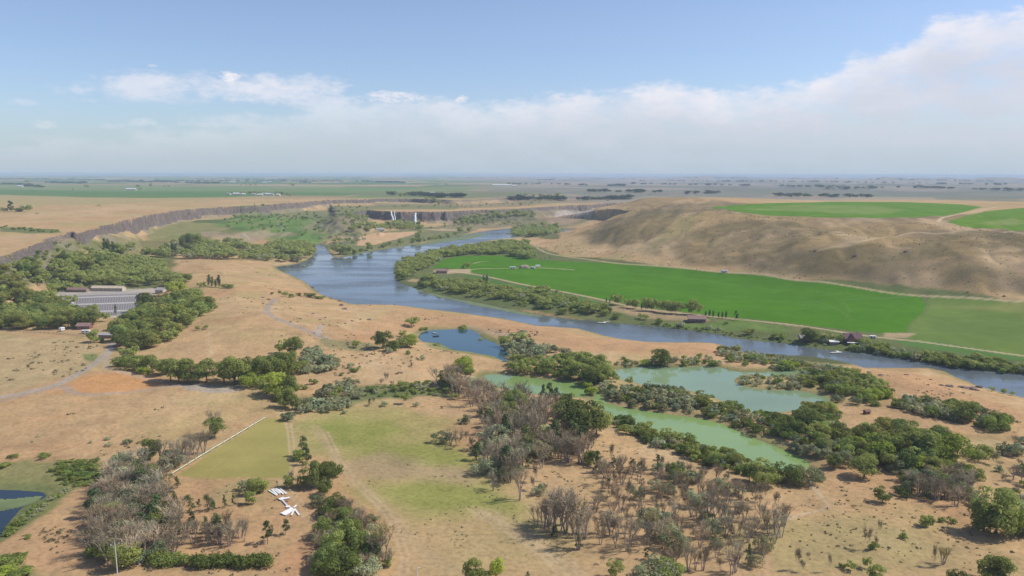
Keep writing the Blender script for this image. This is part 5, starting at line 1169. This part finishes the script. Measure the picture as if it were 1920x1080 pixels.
def house(name, px, py, W, D, h, rh, rz, wallm, roofm, label, cat='house', group=None, cross=False, deck=False, wins=3, chimney=False, axis='x'):
    o = root(name, px, py, R(rz), label, cat, group)
    bm = bmesh.new(); walls(bm, -W / 2, W / 2, -D / 2, D / 2, h, h + rh - .05, axis); bmesh_obj('wall', bm, wallm, o)
    bm = bmesh.new(); gable(bm, -W / 2, W / 2, -D / 2, D / 2, h, h + rh, .6, axis)
    if cross: gable(bm, -W * .34, W * .06, -D / 2 - 1.6, D * .05, h + .02, h + rh * .96, .45, 'y')
    rf = bmesh_obj('roof', bm, roofm, o)
    if cross:
        bm = bmesh.new(); walls(bm, -W * .34, W * .06, -D / 2 - 1.6, -D / 2 + .5, h, h + rh * .9, 'y'); bmesh_obj('gable_wall', bm, wallm, o)
    if chimney:
        bm = bmesh.new(); bmbox(bm, (W * .25, .6, h + rh + .5), (.7, .7, 1.6)); bmesh_obj('chimney', bm, CONC, rf)
    if wins:
        for k in range(wins):
            x = -W / 2 + W * (k + .5) / wins; y = -D / 2 - .04
            if cross and -W * .34 - .8 < x < W * .06 + .8: y = -D / 2 - 1.64; x = -W * .14
            bm = bmesh.new(); bmbox(bm, (x, y, h * .55), (1.3, .1, 1.1)); f = bmesh_obj('window', bm, WHITE, o)
            bm = bmesh.new(); bmbox(bm, (x, y - .06, h * .55), (1.05, .06, .85)); bmesh_obj('pane', bm, DARK, f)
        bm = bmesh.new(); bmbox(bm, (W / 2 - 1.6 if not cross else W * .3, -D / 2 - .06, 1.0), (.95, .12, 2.0)); bmesh_obj('door', bm, WOOD, o)
    if deck:
        bm = bmesh.new(); bmbox(bm, (0, -D / 2 - 3.4, .9), (W * .9, 3.2, .18)); bmesh_obj('deck', bm, WHITE, o)
        for k in range(5):
            bm = bmesh.new(); bmbox(bm, (-W * .42 + W * .21 * k, -D / 2 - 4.8, .2), (.2, .2, 1.4)); bmesh_obj('deck_post', bm, WOOD, o)
    return o
house('house', 1598, 641, 11, 7, 3.0, 3.2, -10, REDWALL, REDROOF, 'dark maroon two-storey house with cross gable and pale deck by the river', cross=True, deck=True, chimney=True)
house('house', 1306, 602, 13.5, 8, 2.5, 2.0, -8, REDWALL, BROWNROOF, 'low house with wide reddish brown roof below the row of upright trees', wins=4)
house('cottage', 1510, 639, 8, 6, 2.6, 1.8, -5, REDWALL, GREYROOF, 'small dark red cottage half hidden under the large dark tree', wins=2)
house('shed', 1563, 645, 5.5, 4, 2.0, .7, -8, WOOD, WHITE, 'small shed with a white roof between the cottage and the maroon house', 'shed', wins=0)
house('barn', 829, 512, 13, 8, 3.0, 2.0, -5, WOOD, BROWNROOF, 'long grey-brown barn at the end of the pale farmyard near the river wood', 'barn', wins=0)
house('farmhouse', 713, 433, 16, 9, 3.2, 3.0, 5, CREAM, GREYROOF, 'grey-roofed farmhouse at the head of the tan field below the waterfall', wins=3)
house('hatchery_hall', 204, 545, 31, 7, 3.2, 1.6, -3, CREAM, TANROOF, 'long narrow hall with pale tan roof behind the fish raceways', 'building', wins=8)
house('hatchery_shed', 147, 547, 19, 6, 2.6, 1.5, -2, WOOD, BROWNROOF, 'low brown-roofed shed left of the long tan hall', 'building', wins=0)
house('house', 303, 548, 9, 7, 2.8, 1.8, -18, CREAM, GREYROOF, 'small pale house at the far corner of the raceways among trees', wins=2)
house('carport', 204, 633, 11, 5, 2.4, .8, -4, WOOD, GREYROOF, 'low grey-roofed carport beside the gravel road at the hatchery entrance', 'building', wins=0)
house('house', 159, 616, 9, 6, 2.5, 1.6, 3, REDWALL, BROWNROOF, 'reddish brown roofed house tucked into the grove left of the entrance', wins=2)
house('farm_building', 806, 366, 34, 22, 7, 5, 8, WHITE, GREYROOF, 'pale farm building among trees on the far plateau above the waterfall', 'building', wins=0)
for px, W_ in ((936, 90), (952, 45)):
    house('greenhouse', px, 348, W_, 30, 5, 3, 4, WHITE, WHITE, 'long white greenhouse on the far plain, the %s of two' % ('longer' if W_ > 60 else 'shorter'), 'greenhouse', 'white greenhouses on the far plain', wins=0)
VG = 'white buildings of the village row on the plateau'
for i, (px, py, W_) in enumerate([(429, 365, 16), (443, 365, 20), (448, 366, 14), (457, 366, 12), (476, 366, 14), (488, 367, 18), (497, 365, 16), (503, 366, 18), (510, 366, 12), (522, 367, 12)]):
    house('village_house', px, py, W_, 10, 4, 3, (i * 37) % 40 - 20, mt('pale_wall', (.5, .47, .43)) if i % 3 else CREAM, mt('pale_roof', (.55, .54, .52)) if i % 2 else GREYROOF, 'pale village building, %s from left in the village row on the plateau' % ORD[i + 1], 'building', VG, wins=0)
FGp = 'isolated farm buildings on the far plateau'
for px, py, W_, lab in [(38, 351, 26, 'white farm building near the left end of the far green fields'), (246, 357, 40, 'beige farm building beside trees on the bright green field'), (154, 337, 50, 'white building on the skyline above the dark hedgerows'), (138, 337, 40, 'pale building on the skyline left of the skyline white one'),
                        (436, 343, 46, 'wide pale building beyond the village row'), (496, 343, 40, 'pale farm building beyond the middle of the village row'), (506, 342, 30, 'small pale farm building beyond the village row, the one furthest right'), (631, 343, 34, 'white building alone in the pale far fields'), (367, 333, 60, 'pale building on the skyline right of the hedgerows'), (964, 350, 30, 'small white building right of the long greenhouse')]:
    house('farm_building', px, py, W_, 14, 6, 4, 10, mt('pale_wall', (.5, .47, .43)), mt('pale_roof', (.55, .54, .52)), lab, 'building', FGp, wins=0)
# vehicles as white campers and a car, built from body, roof, wheels, windows
def camper(px, py, L, rz, label, name='camper_trailer', cat='trailer', group=None, body=None, h=2.3):
    o = root(name, px, py, R(rz), label, cat, group)
    bm = bmesh.new(); bmbox(bm, (0, 0, h / 2 + .45), (L, 2.4, h)); bmesh_obj('body', bm, body or WHITE, o, bevel=.18)
    for s in (-1, 1):
        for q in (-.22, .22):
            bm = bmesh.new(); bmesh.ops.create_cone(bm, cap_ends=True, segments=14, radius1=.42, radius2=.42, depth=.28); bmesh.ops.rotate(bm, cent=(0, 0, 0), matrix=Matrix.Rotation(math.pi / 2, 3, 'X'), verts=bm.verts[:]); bmesh.ops.translate(bm, vec=(L * q, s * 1.1, .4), verts=bm.verts[:])
            bmesh_obj('wheel', bm, DARKHULL, o)
    for q in (-.25, .2):
        bm = bmesh.new(); bmbox(bm, (L * q, -1.22, h * .62 + .45), (L * .18, .08, .6)); bmesh_obj('window', bm, DARK, o)
CG = 'white trailers at the hay yard'
camper(961, 504, 7.5, 10, 'white trailer left of the brown haystack on the crop', group=CG); camper(999, 504, 5.5, -15, 'white trailer just right of the brown haystack', group=CG); camper(1008, 501, 6.5, 20, 'white trailer behind the one beside the haystack', group=CG)
camper(1358, 511, 8, 0, 'white trailer parked at the foot of the brown hillside'); camper(161, 626, 5.5, 5, 'white box trailer on the entrance lawn of the hatchery'); camper(116, 621, 3.6, 80, 'small white van parked under the trees left of the entrance', 'parked_van', 'van')
camper(431, 462, 6, 50, 'white trailer among the trees under the canyon wall'); camper(133, 573, 4.2, 30, 'small white van on the concrete beside the raceways', 'parked_van', 'van'); camper(1636, 634, 4.6, -10, 'white pickup on the farm track right of the maroon house', 'parked_pickup', 'pickup', h=1.4)
camper(196, 633, 4.4, -8, 'red car parked under the carport at the hatchery entrance', 'parked_car', 'car', None, REDP, 1.2)
# haystack: rounded heap
o = root('haystack', 983, 503, R(8), 'brown-tan haystack between white trailers on the green flat', 'haystack')
bm = bmesh.new(); bmesh.ops.create_icosphere(bm, subdivisions=3, radius=1)
for v_ in bm.verts:
    n_ = Vector(v_.co); v_.co = (math.copysign(abs(n_.x) ** .6, n_.x) * 6.5, math.copysign(abs(n_.y) ** .6, n_.y) * 3.4, max(-.3, n_.z) * 4.2 + .25 * math.sin(n_.x * 9))
bmesh_obj('stack', bm, HAY, o)

# raceways: one concrete block of parallel channels
def pad_xy(u_, v_):
    """u across 0..1, v from far 0 to near 1, on the hatchery pad"""
    A, B, Cn, Dn = [at_z(*q, 6.2) for q in ((113, 552), (266, 547), (252, 590), (118, 594))]
    return tuple((A[i] * (1 - u_) + B[i] * u_) * (1 - v_) + (Dn[i] * (1 - u_) + Cn[i] * u_) * v_ for i in range(2))
def slab(name, quad, z0, z1, mat, parent=None):
    bm = bmesh.new(); a = [bm.verts.new((x, y, z0)) for x, y in quad]; b = [bm.verts.new((x, y, z1)) for x, y in quad]
    bm.faces.new(a[::-1]); bm.faces.new(b)
    for i in range(4): j = (i + 1) % 4; bm.faces.new((a[i], a[j], b[j], b[i]))
    bmesh.ops.recalc_face_normals(bm, faces=bm.faces[:]); return bmesh_obj(name, bm, mat, parent)
rc = bpy.data.objects.new('fish_raceways', None); col.objects.link(rc); tag(rc, 'grey concrete fish raceways with rows of white baffles inside the green grove', 'fish raceways')
slab('slab', [pad_xy(0, 0), pad_xy(1, 0), pad_xy(1, 1), pad_xy(0, 1)], 5.7, 6.25, CONC, rc)
NCH = 24
for k in range(NCH):
    u0 = .19 + .80 * k / NCH; u1 = u0 + .80 / NCH * .70
    ch = slab('channel', [pad_xy(u0, .10), pad_xy(u1, .10), pad_xy(u1, .97), pad_xy(u0, .97)], 6.2, 6.32, CHAN, rc)
    wl = slab('channel_wall', [pad_xy(u1, .08), pad_xy(u1 + .80 / NCH * .30, .08), pad_xy(u1 + .80 / NCH * .30, .98), pad_xy(u1, .98)], 6.2, 6.5, CONC, rc)
    for v0 in (.18, .50, .82):
        bf = slab('baffle', [pad_xy(u0, v0), pad_xy(u1, v0), pad_xy(u1, v0 + .055), pad_xy(u0, v0 + .055)], 6.33, 6.52, mt('pale_baffle', (.44, .41, .37)), ch)

# ------------------------------------------------------------------ waterfalls
mfall, nt = new_mat('falling_water'); out = nd(nt, 'ShaderNodeOutputMaterial'); p = nd(nt, 'ShaderNodeBsdfPrincipled'); geo = nd(nt, 'ShaderNodeNewGeometry')
mp = nd(nt, 'ShaderNodeMapping'); mp.inputs['Scale'].default_value = (.9, .9, .08); lk(nt, geo.outputs['Position'], mp.inputs['Vector']); n_ = noise(nt, mp.outputs[0], 1, 4, .6)
r_ = ramp(nt, n_.outputs['Fac'], [(.35, (.48, .53, .58)), (.6, (.85, .87, .88))]); lk(nt, r_.outputs[0], p.inputs['Base Color']); p.inputs['Roughness'].default_value = .6; lk(nt, p.outputs[0], out.inputs[0])
def fall(px, ytop, ybot, wpx, z_top, label, lean=0, split=False):
    x, y = at_z(px, ytop, z_top); x = float(x); y = float(y); dep = y; W_ = wpx * dep / F
    zb = CAMZ - (ybot - HY) * dep / F + 1
    def strand(off, wfac, name, parent):
        bm = bmesh.new(); ring = []
        N_ = 14
        for i in range(N_ + 1):
            s = i / N_; z = z_top + .8 - (z_top - zb) * s; ww = W_ * wfac * (.45 + .55 * s) * (1 + .12 * math.sin(i * 2.1 + off)); yy = y - 13 - 11 * s - 2.5 * math.sin(s * 3.1); xc = x + off * (1 - s * .5) + lean * s + .5 * math.sin(i * 1.3)
            ring.append([bm.verts.new((xc - ww / 2, yy, z)), bm.verts.new((xc, yy - ww * .22, z)), bm.verts.new((xc + ww / 2, yy, z)), bm.verts.new((xc, yy + 1.5, z))])
        for i in range(N_):
            for k in range(4): bm.faces.new((ring[i][k], ring[i][(k + 1) % 4], ring[i + 1][(k + 1) % 4], ring[i + 1][k]))
        bm.faces.new(ring[0]); bm.faces.new(ring[-1][::-1]); bmesh.ops.recalc_face_normals(bm, faces=bm.faces[:])
        ob = bmesh_obj(name, bm, mfall, parent)
        for f in ob.data.polygons: f.use_smooth = True
        return ob
    if split:
        o = bpy.data.objects.new('waterfall', None); col.objects.link(o); tag(o, label, 'waterfall', 'waterfalls down the dark cliff'); strand(-2, .75, 'strand', o); strand(5.5, .4, 'strand', o)
    else: tag(strand(0, 1, 'waterfall', None), label, 'waterfall', 'waterfalls down the dark cliff')
fall(736, 396, 422, 6.5, 34, 'tallest bright white waterfall splitting in two strands on the dark cliff', 9, True)
fall(780, 399, 420, 7, 33, 'pale broad waterfall right of the bright white one', 0)
fall(654, 404, 413, 3, 30, 'small white cascade at the left end of the dark cliff band')

# ------------------------------------------------------------------ pipes, planks, hedges, fence, pole, docks
def tube_between(name, A, B, r0, r1, mat, parent=None, sides=8):
    v, f = tubes([(A, B, r0, r1)], sides); o = link(name, mesh_from(name, v, f, True), mat, parent); return o
def gp(px, py, dz=0): x, y, z = (float(v[0]) for v in G(px, py)); return Vector((x, y, z + dz))
# long pale irrigation pipe with wheels
pr = bpy.data.objects.new('irrigation_line', None); col.objects.link(pr); tag(pr, 'long pale wheel-line irrigation pipe along the edge of the small olive pasture', 'irrigation pipe')
A, B = gp(322, 891), gp(498, 785); N_ = 14; prev = None
for i in range(N_ + 1):
    P_ = A.lerp(B, i / N_); P_ = Vector((P_.x, P_.y, float(zat(P_.x, P_.y)[0]) + .7))
    if prev is not None: tube_between('pipe', prev, P_, .17, .17, PALEPIPE, pr)
    bm = bmesh.new()
    d_ = (B - A).normalized(); a_ = math.atan2(d_.y, d_.x)
    r_ = bmesh.ops.create_cone(bm, cap_ends=False, segments=20, radius1=.7, radius2=.7, depth=.14)
    bmesh.ops.rotate(bm, cent=(0, 0, 0), matrix=Matrix.Rotation(math.pi / 2, 3, 'Y'), verts=bm.verts[:]); 
    for k in range(4): vs = bmbox(bm, (0, 0, 0), (.08, .07, 1.36)); bmesh.ops.rotate(bm, cent=(0, 0, 0), matrix=Matrix.Rotation(k * math.pi / 4, 3, 'X'), verts=vs)
    bmesh.ops.rotate(bm, cent=(0, 0, 0), matrix=Matrix.Rotation(a_, 3, 'Z'), verts=bm.verts[:]); bmesh.ops.translate(bm, vec=P_, verts=bm.verts[:])
    wo = bmesh_obj('wheel', bm, METAL, pr); prev = P_
PLK = [(215,365,350,450),(262,350,358,440),(292,345,400,425),(335,343,425,415),(372,340,465,430),(405,338,512,425),(380,520,470,485),(395,528,568,492),(430,520,545,640),(500,645,572,640),(505,655,580,650),(428,768,600,678),(480,785,622,692),(455,776,560,715),(596,795,648,690),(636,665,680,622),(655,682,728,782),(560,650,640,690)]
PLG = 'white planks of the scrap heap beside the double track'
order = sorted(range(len(PLK)), key=lambda i: (PLK[i][1] + PLK[i][3]))
for rank, i in enumerate(order):
    a, b, c, d = PLK[i]; A = gp(480 + a / 9, 880 + b / 9); B = gp(480 + c / 9, 880 + d / 9); M_ = (A + B) / 2; L = (B - A).length; wd = .62 if i not in (7, 9, 11, 12) else 1.15
    bm = bmesh.new(); bmbox(bm, (0, 0, 0), (L, wd, .22)); ob = bmesh_obj('white_plank', bm, WHITE, None, bevel=.03)
    dd = B - A; ob.location = M_ + Vector((0, 0, .28 + .05 * (i % 4))); ob.rotation_euler = (0, -math.asin(max(-1, min(1, dd.z / L))), math.atan2(dd.y, dd.x))
    if i == 8: ob.data.materials[0] = mt('lilac_board', (.58, .50, .58))
    tag(ob, ('lilac-white plank across the middle of the scrap heap' if i == 8 else 'white plank, %s from the far end of the scrap heap by the double track' % ORD[rank + 1]), 'plank', PLG)
def hedge(P, w_, h_, label, mat='W'):
    Pw = [gp(*q) for q in P]; L = []
    for a, b in zip(Pw[:-1], Pw[1:]):
        n = max(2, int((b - a).length / 1.1))
        for k in range(n):
            q = a.lerp(b, k / n); L.append((q.x + rng.uniform(-.4, .4), q.y + rng.uniform(-w_ * .3, w_ * .3), h_ * rng.uniform(.35, .6), rng.uniform(.45, .62) * w_))
    c = Pw[0]; v = crown([(x - c.x, y - c.y, z, r) for x, y, z, r in L], 42, .42, rng, .4)
    zz = zat(v[:, 0] + c.x, v[:, 1] + c.y); v[:, 2] += zz - c.z
    ob = link('hedge', mesh_from('hedge', v, quads_idx(len(v)), False), LEAF[mat]); ob.location = c; tag(ob, label, 'hedge', 'clipped-looking hedges at the bottom of the thin trees'); return ob
hedge([(285, 1058), (355, 1060)], 4.6, 2.6, 'shorter left part of the low green hedge below the thin trees'); hedge([(368, 1062), (440, 1062), (510, 1060)], 5.0, 2.8, 'longer right part of the low green hedge below the thin trees')
# fence along the grove
fo = bpy.data.objects.new('field_fence', None); col.objects.link(fo); tag(fo, 'low post-and-rail fence between the tan meadow and the hatchery grove', 'fence')
fp = smooth_line([(-40, 620), (0, 621), (60, 624), (120, 628), (158, 632)], 8); pts_ = [gp(*q) for q in fp]
for k in range(len(pts_)):
    a = pts_[k]; tube_between('post', a - Vector((0, 0, .3)), a + Vector((0, 0, 1.3)), .11, .10, WOOD, fo, 6)
    if k:
        for h in (.5, 1.05): tube_between('rail', pts_[k - 1] + Vector((0, 0, h)), a + Vector((0, 0, h)), .07, .07, WOOD, fo, 5)
# power pole at the bottom left
o = root('power_pole', 222, 1096, 0, 'thin pale power pole standing in the grey thicket of the lower corner', 'power pole')
tube_between('pole', (0, 0, -.5), (-.2, 0, 12.6), .17, .11, mt('pale_pole', (.55, .53, .5)), o)
bm = bmesh.new(); bmbox(bm, (-.2, 0, 11.7), (2.4, .14, .16), .5); bmesh_obj('crossarm', bm, WOOD, o)
for k in (-1, 0, 1):
    bm = bmesh.new(); bmesh.ops.create_cone(bm, cap_ends=True, segments=8, radius1=.10, radius2=.06, depth=.35); bmesh.ops.translate(bm, vec=(-.2 + k * 1.0 * math.cos(.5), k * math.sin(.5), 11.95), verts=bm.verts[:]); bmesh_obj('insulator', bm, WHITE, o)
o = root('standpipe', 781, 1084, 0, 'short pale bent standpipe at the foot of the pasture', 'standpipe')
tube_between('pipe', (0, 0, -.2), (.3, 0, 3.0), .14, .12, WHITE, o); tube_between('outlet', (.3, 0, 3.0), (1.3, .2, 3.2), .12, .12, WHITE, o)
# docks and boats
def dock(px, py, z, L, W_, rz, label, name='dock', ell=False):
    x, y = at_z(px, py, z); o = bpy.data.objects.new(name, None); col.objects.link(o); o.location = (float(x), float(y), z); o.rotation_euler = (0, 0, R(rz)); tag(o, label, 'dock')
    bm = bmesh.new(); bmbox(bm, (0, 0, .5), (L, W_, .2)); bmesh_obj('deck', bm, mt('pale_planks', (.52, .48, .42)), o)
    if ell: bm = bmesh.new(); bmbox(bm, (L * .3, W_ / 2 + 1.6, .49), (1.6, 3.2, .18)); bmesh_obj('ramp', bm, WHITE, o)
    for sx in (-1, 1):
        for sy in (-1, 1): tube_between('pile', (sx * L * .46, sy * W_ * .46, -2), (sx * L * .46, sy * W_ * .46, 1.1), .14, .14, WOOD, o)
dock(1128, 606, 0, 7, 2.2, -15, 'pale L-shaped dock in the river below the shrub bank', ell=True); dock(1139, 604, 0, 4, 2, 10, 'short pale dock right beside the L-shaped one')
dock(1568, 662, 0, 9, 2.2, 12, 'white dock at the river edge in front of the maroon house', ell=True); dock(815, 625, PZ, 4, 1.3, -30, 'pale landing at the far left corner of the blue pond')
dock(884, 557, 0, 5, 2.5, 0, 'small pale landing below the woods on the far bank')
x, y = at_z(817, 631, PZ); o = bpy.data.objects.new('rowing_boat', None); col.objects.link(o); o.location = (float(x), float(y), PZ); o.rotation_euler = (0, 0, .2); tag(o, 'dark rowing boat moored at the pale landing on the blue pond', 'boat')
bm = bmesh.new(); sec = []
for i, (xx, ww, zz) in enumerate([(-2.2, .75, .55), (-1, 1.0, .5), (.6, 1.0, .5), (1.7, .6, .6), (2.4, .05, .75)]):
    sec.append([bm.verts.new((xx, -ww, zz)), bm.verts.new((xx, -ww * .6, -.1)), bm.verts.new((xx, ww * .6, -.1)), bm.verts.new((xx, ww, zz)), bm.verts.new((xx, ww * .8, zz)), bm.verts.new((xx, 0, .1)), bm.verts.new((xx, -ww * .8, zz))])
for a, b in zip(sec[:-1], sec[1:]):
    for k in range(7): bm.faces.new((a[k], a[(k + 1) % 7], b[(k + 1) % 7], b[k]))
bm.faces.new(sec[0]); bm.faces.new(sec[-1][::-1]); bmesh.ops.recalc_face_normals(bm, faces=bm.faces[:]); bmesh_obj('hull', bm, DARKHULL, o)
for xx in (-1.2, .4): bm = bmesh.new(); bmbox(bm, (xx, 0, .42), (.3, 1.6, .06)); bmesh_obj('thwart', bm, WOOD, o)
# boulders and outcrops
RK = 'dark boulders on the dry grassland'
def boulder(px, py, wpx, hpx, label):
    x, y, z = (float(v[0]) for v in G(px, py)); dep = project(x, y, z)[2]; w_ = wpx * dep / F; h_ = hpx * dep / F
    bm = bmesh.new(); bmesh.ops.create_icosphere(bm, subdivisions=3, radius=.5); sd_ = rng.uniform(0, 50)
    for v_ in bm.verts:
        n_ = v_.co.normalized(); k = 1 + .28 * math.sin(n_.x * 4 + sd_) * math.cos(n_.y * 5 + sd_) + .12 * math.sin(n_.z * 11 + n_.x * 9 + sd_); v_.co = (n_.x * w_ * .5 * k, n_.y * w_ * .4 * k, n_.z * h_ * .8 * k)
    ob = bmesh_obj('boulder', bm, ROCK, None); ob.location = (x, y, z); ob.rotation_euler = (0, 0, rng.uniform(-.5, .5)); tag(ob, label, 'boulder', RK)
BL = [('red bluff above the river', [(1822,730,26,5),(1805,727,18,4),(1780,725,16,4),(1765,723,10,3),(1836,727,12,5),(1652,704,10,3),(1700,703,8,2),(1745,712,6,2),(1630,698,8,2)]),
      ('riverside crest of the dry hill', [(586,540,7,3),(640,573,8,4),(646,580,10,3),(637,565,6,3),(740,572,5,2),(806,578,7,3),(620,560,5,2)]),
      ('dry hill above the gravel track', [(492,558,7,2),(504,562,9,3),(587,588,6,2),(600,600,6,2),(610,596,5,2),(660,602,6,2),(692,600,8,3),(545,604,4,2),(558,604,4,2),(563,598,6,2)]),
      ('scree below the mesa', [(1604,480,10,3),(1700,472,10,3),(1883,556,6,3),(1815,548,4,2),(1530,470,8,2)])]
for place, L in BL:
    L.sort()
    for i, (a, b, c, d) in enumerate(L): boulder(a, b, c, d, 'dark boulder, %s from left on the %s' % (ORD[i + 1], place))
o = root('hut', 1625, 776, .3, 'small rust-brown hut alone on the dry slope above the big thicket', 'hut')
bm = bmesh.new(); walls(bm, -1.3, 1.3, -1, 1, 1.5, 2.1); bmesh_obj('wall', bm, RUST, o); bm = bmesh.new(); gable(bm, -1.3, 1.3, -1, 1, 1.5, 2.15, .3); bmesh_obj('roof', bm, RUST, o)
# pale weed beds in the shallows of the river
def weed(P, z, label):
    Q = smooth_line(world_poly(P, z), 3, True); d = np.full(GX.shape, 9, np.float32); wn = win(Q, 9); d[wn] = sdf_poly(GX[wn], GY[wn], Q, 9) + 3.0 * fbm(GX[wn], GY[wn], 26, 3, 8)
    m = d < 0; fq = (m[:-1, :-1] & m[1:, 1:] & m[:-1, 1:] & m[1:, :-1]).reshape(-1); q = quads[fq]
    if not len(q): return
    u_, inv = np.unique(q, return_inverse=True); v = V[u_].copy(); v[:, 2] = z + .05
    tag(link('water_weed', mesh_from('water_weed', v, inv.reshape(q.shape), True), mt('water_weed', (.13, .165, .06), .8, .25, .12)), label, 'water weed', None, 'stuff')
weed([(785, 461), (830, 455), (880, 448), (915, 439), (905, 437), (870, 442), (820, 450), (780, 457)], 0, 'long yellow-green weed bed in the far river reach')
weed([(762, 533), (800, 551), (860, 566), (930, 580), (1010, 595), (1010, 590), (930, 574), (860, 560), (800, 546), (770, 531)], -.03, 'thin green weed fringe along the shady bank')
weed([(-60, 938), (10, 936), (50, 932), (80, 930), (72, 940), (45, 950), (20, 955), (-60, 962)], PZ, 'green reed bed crossing the dark corner pond')
print('built', round(time.time() - T0, 1))
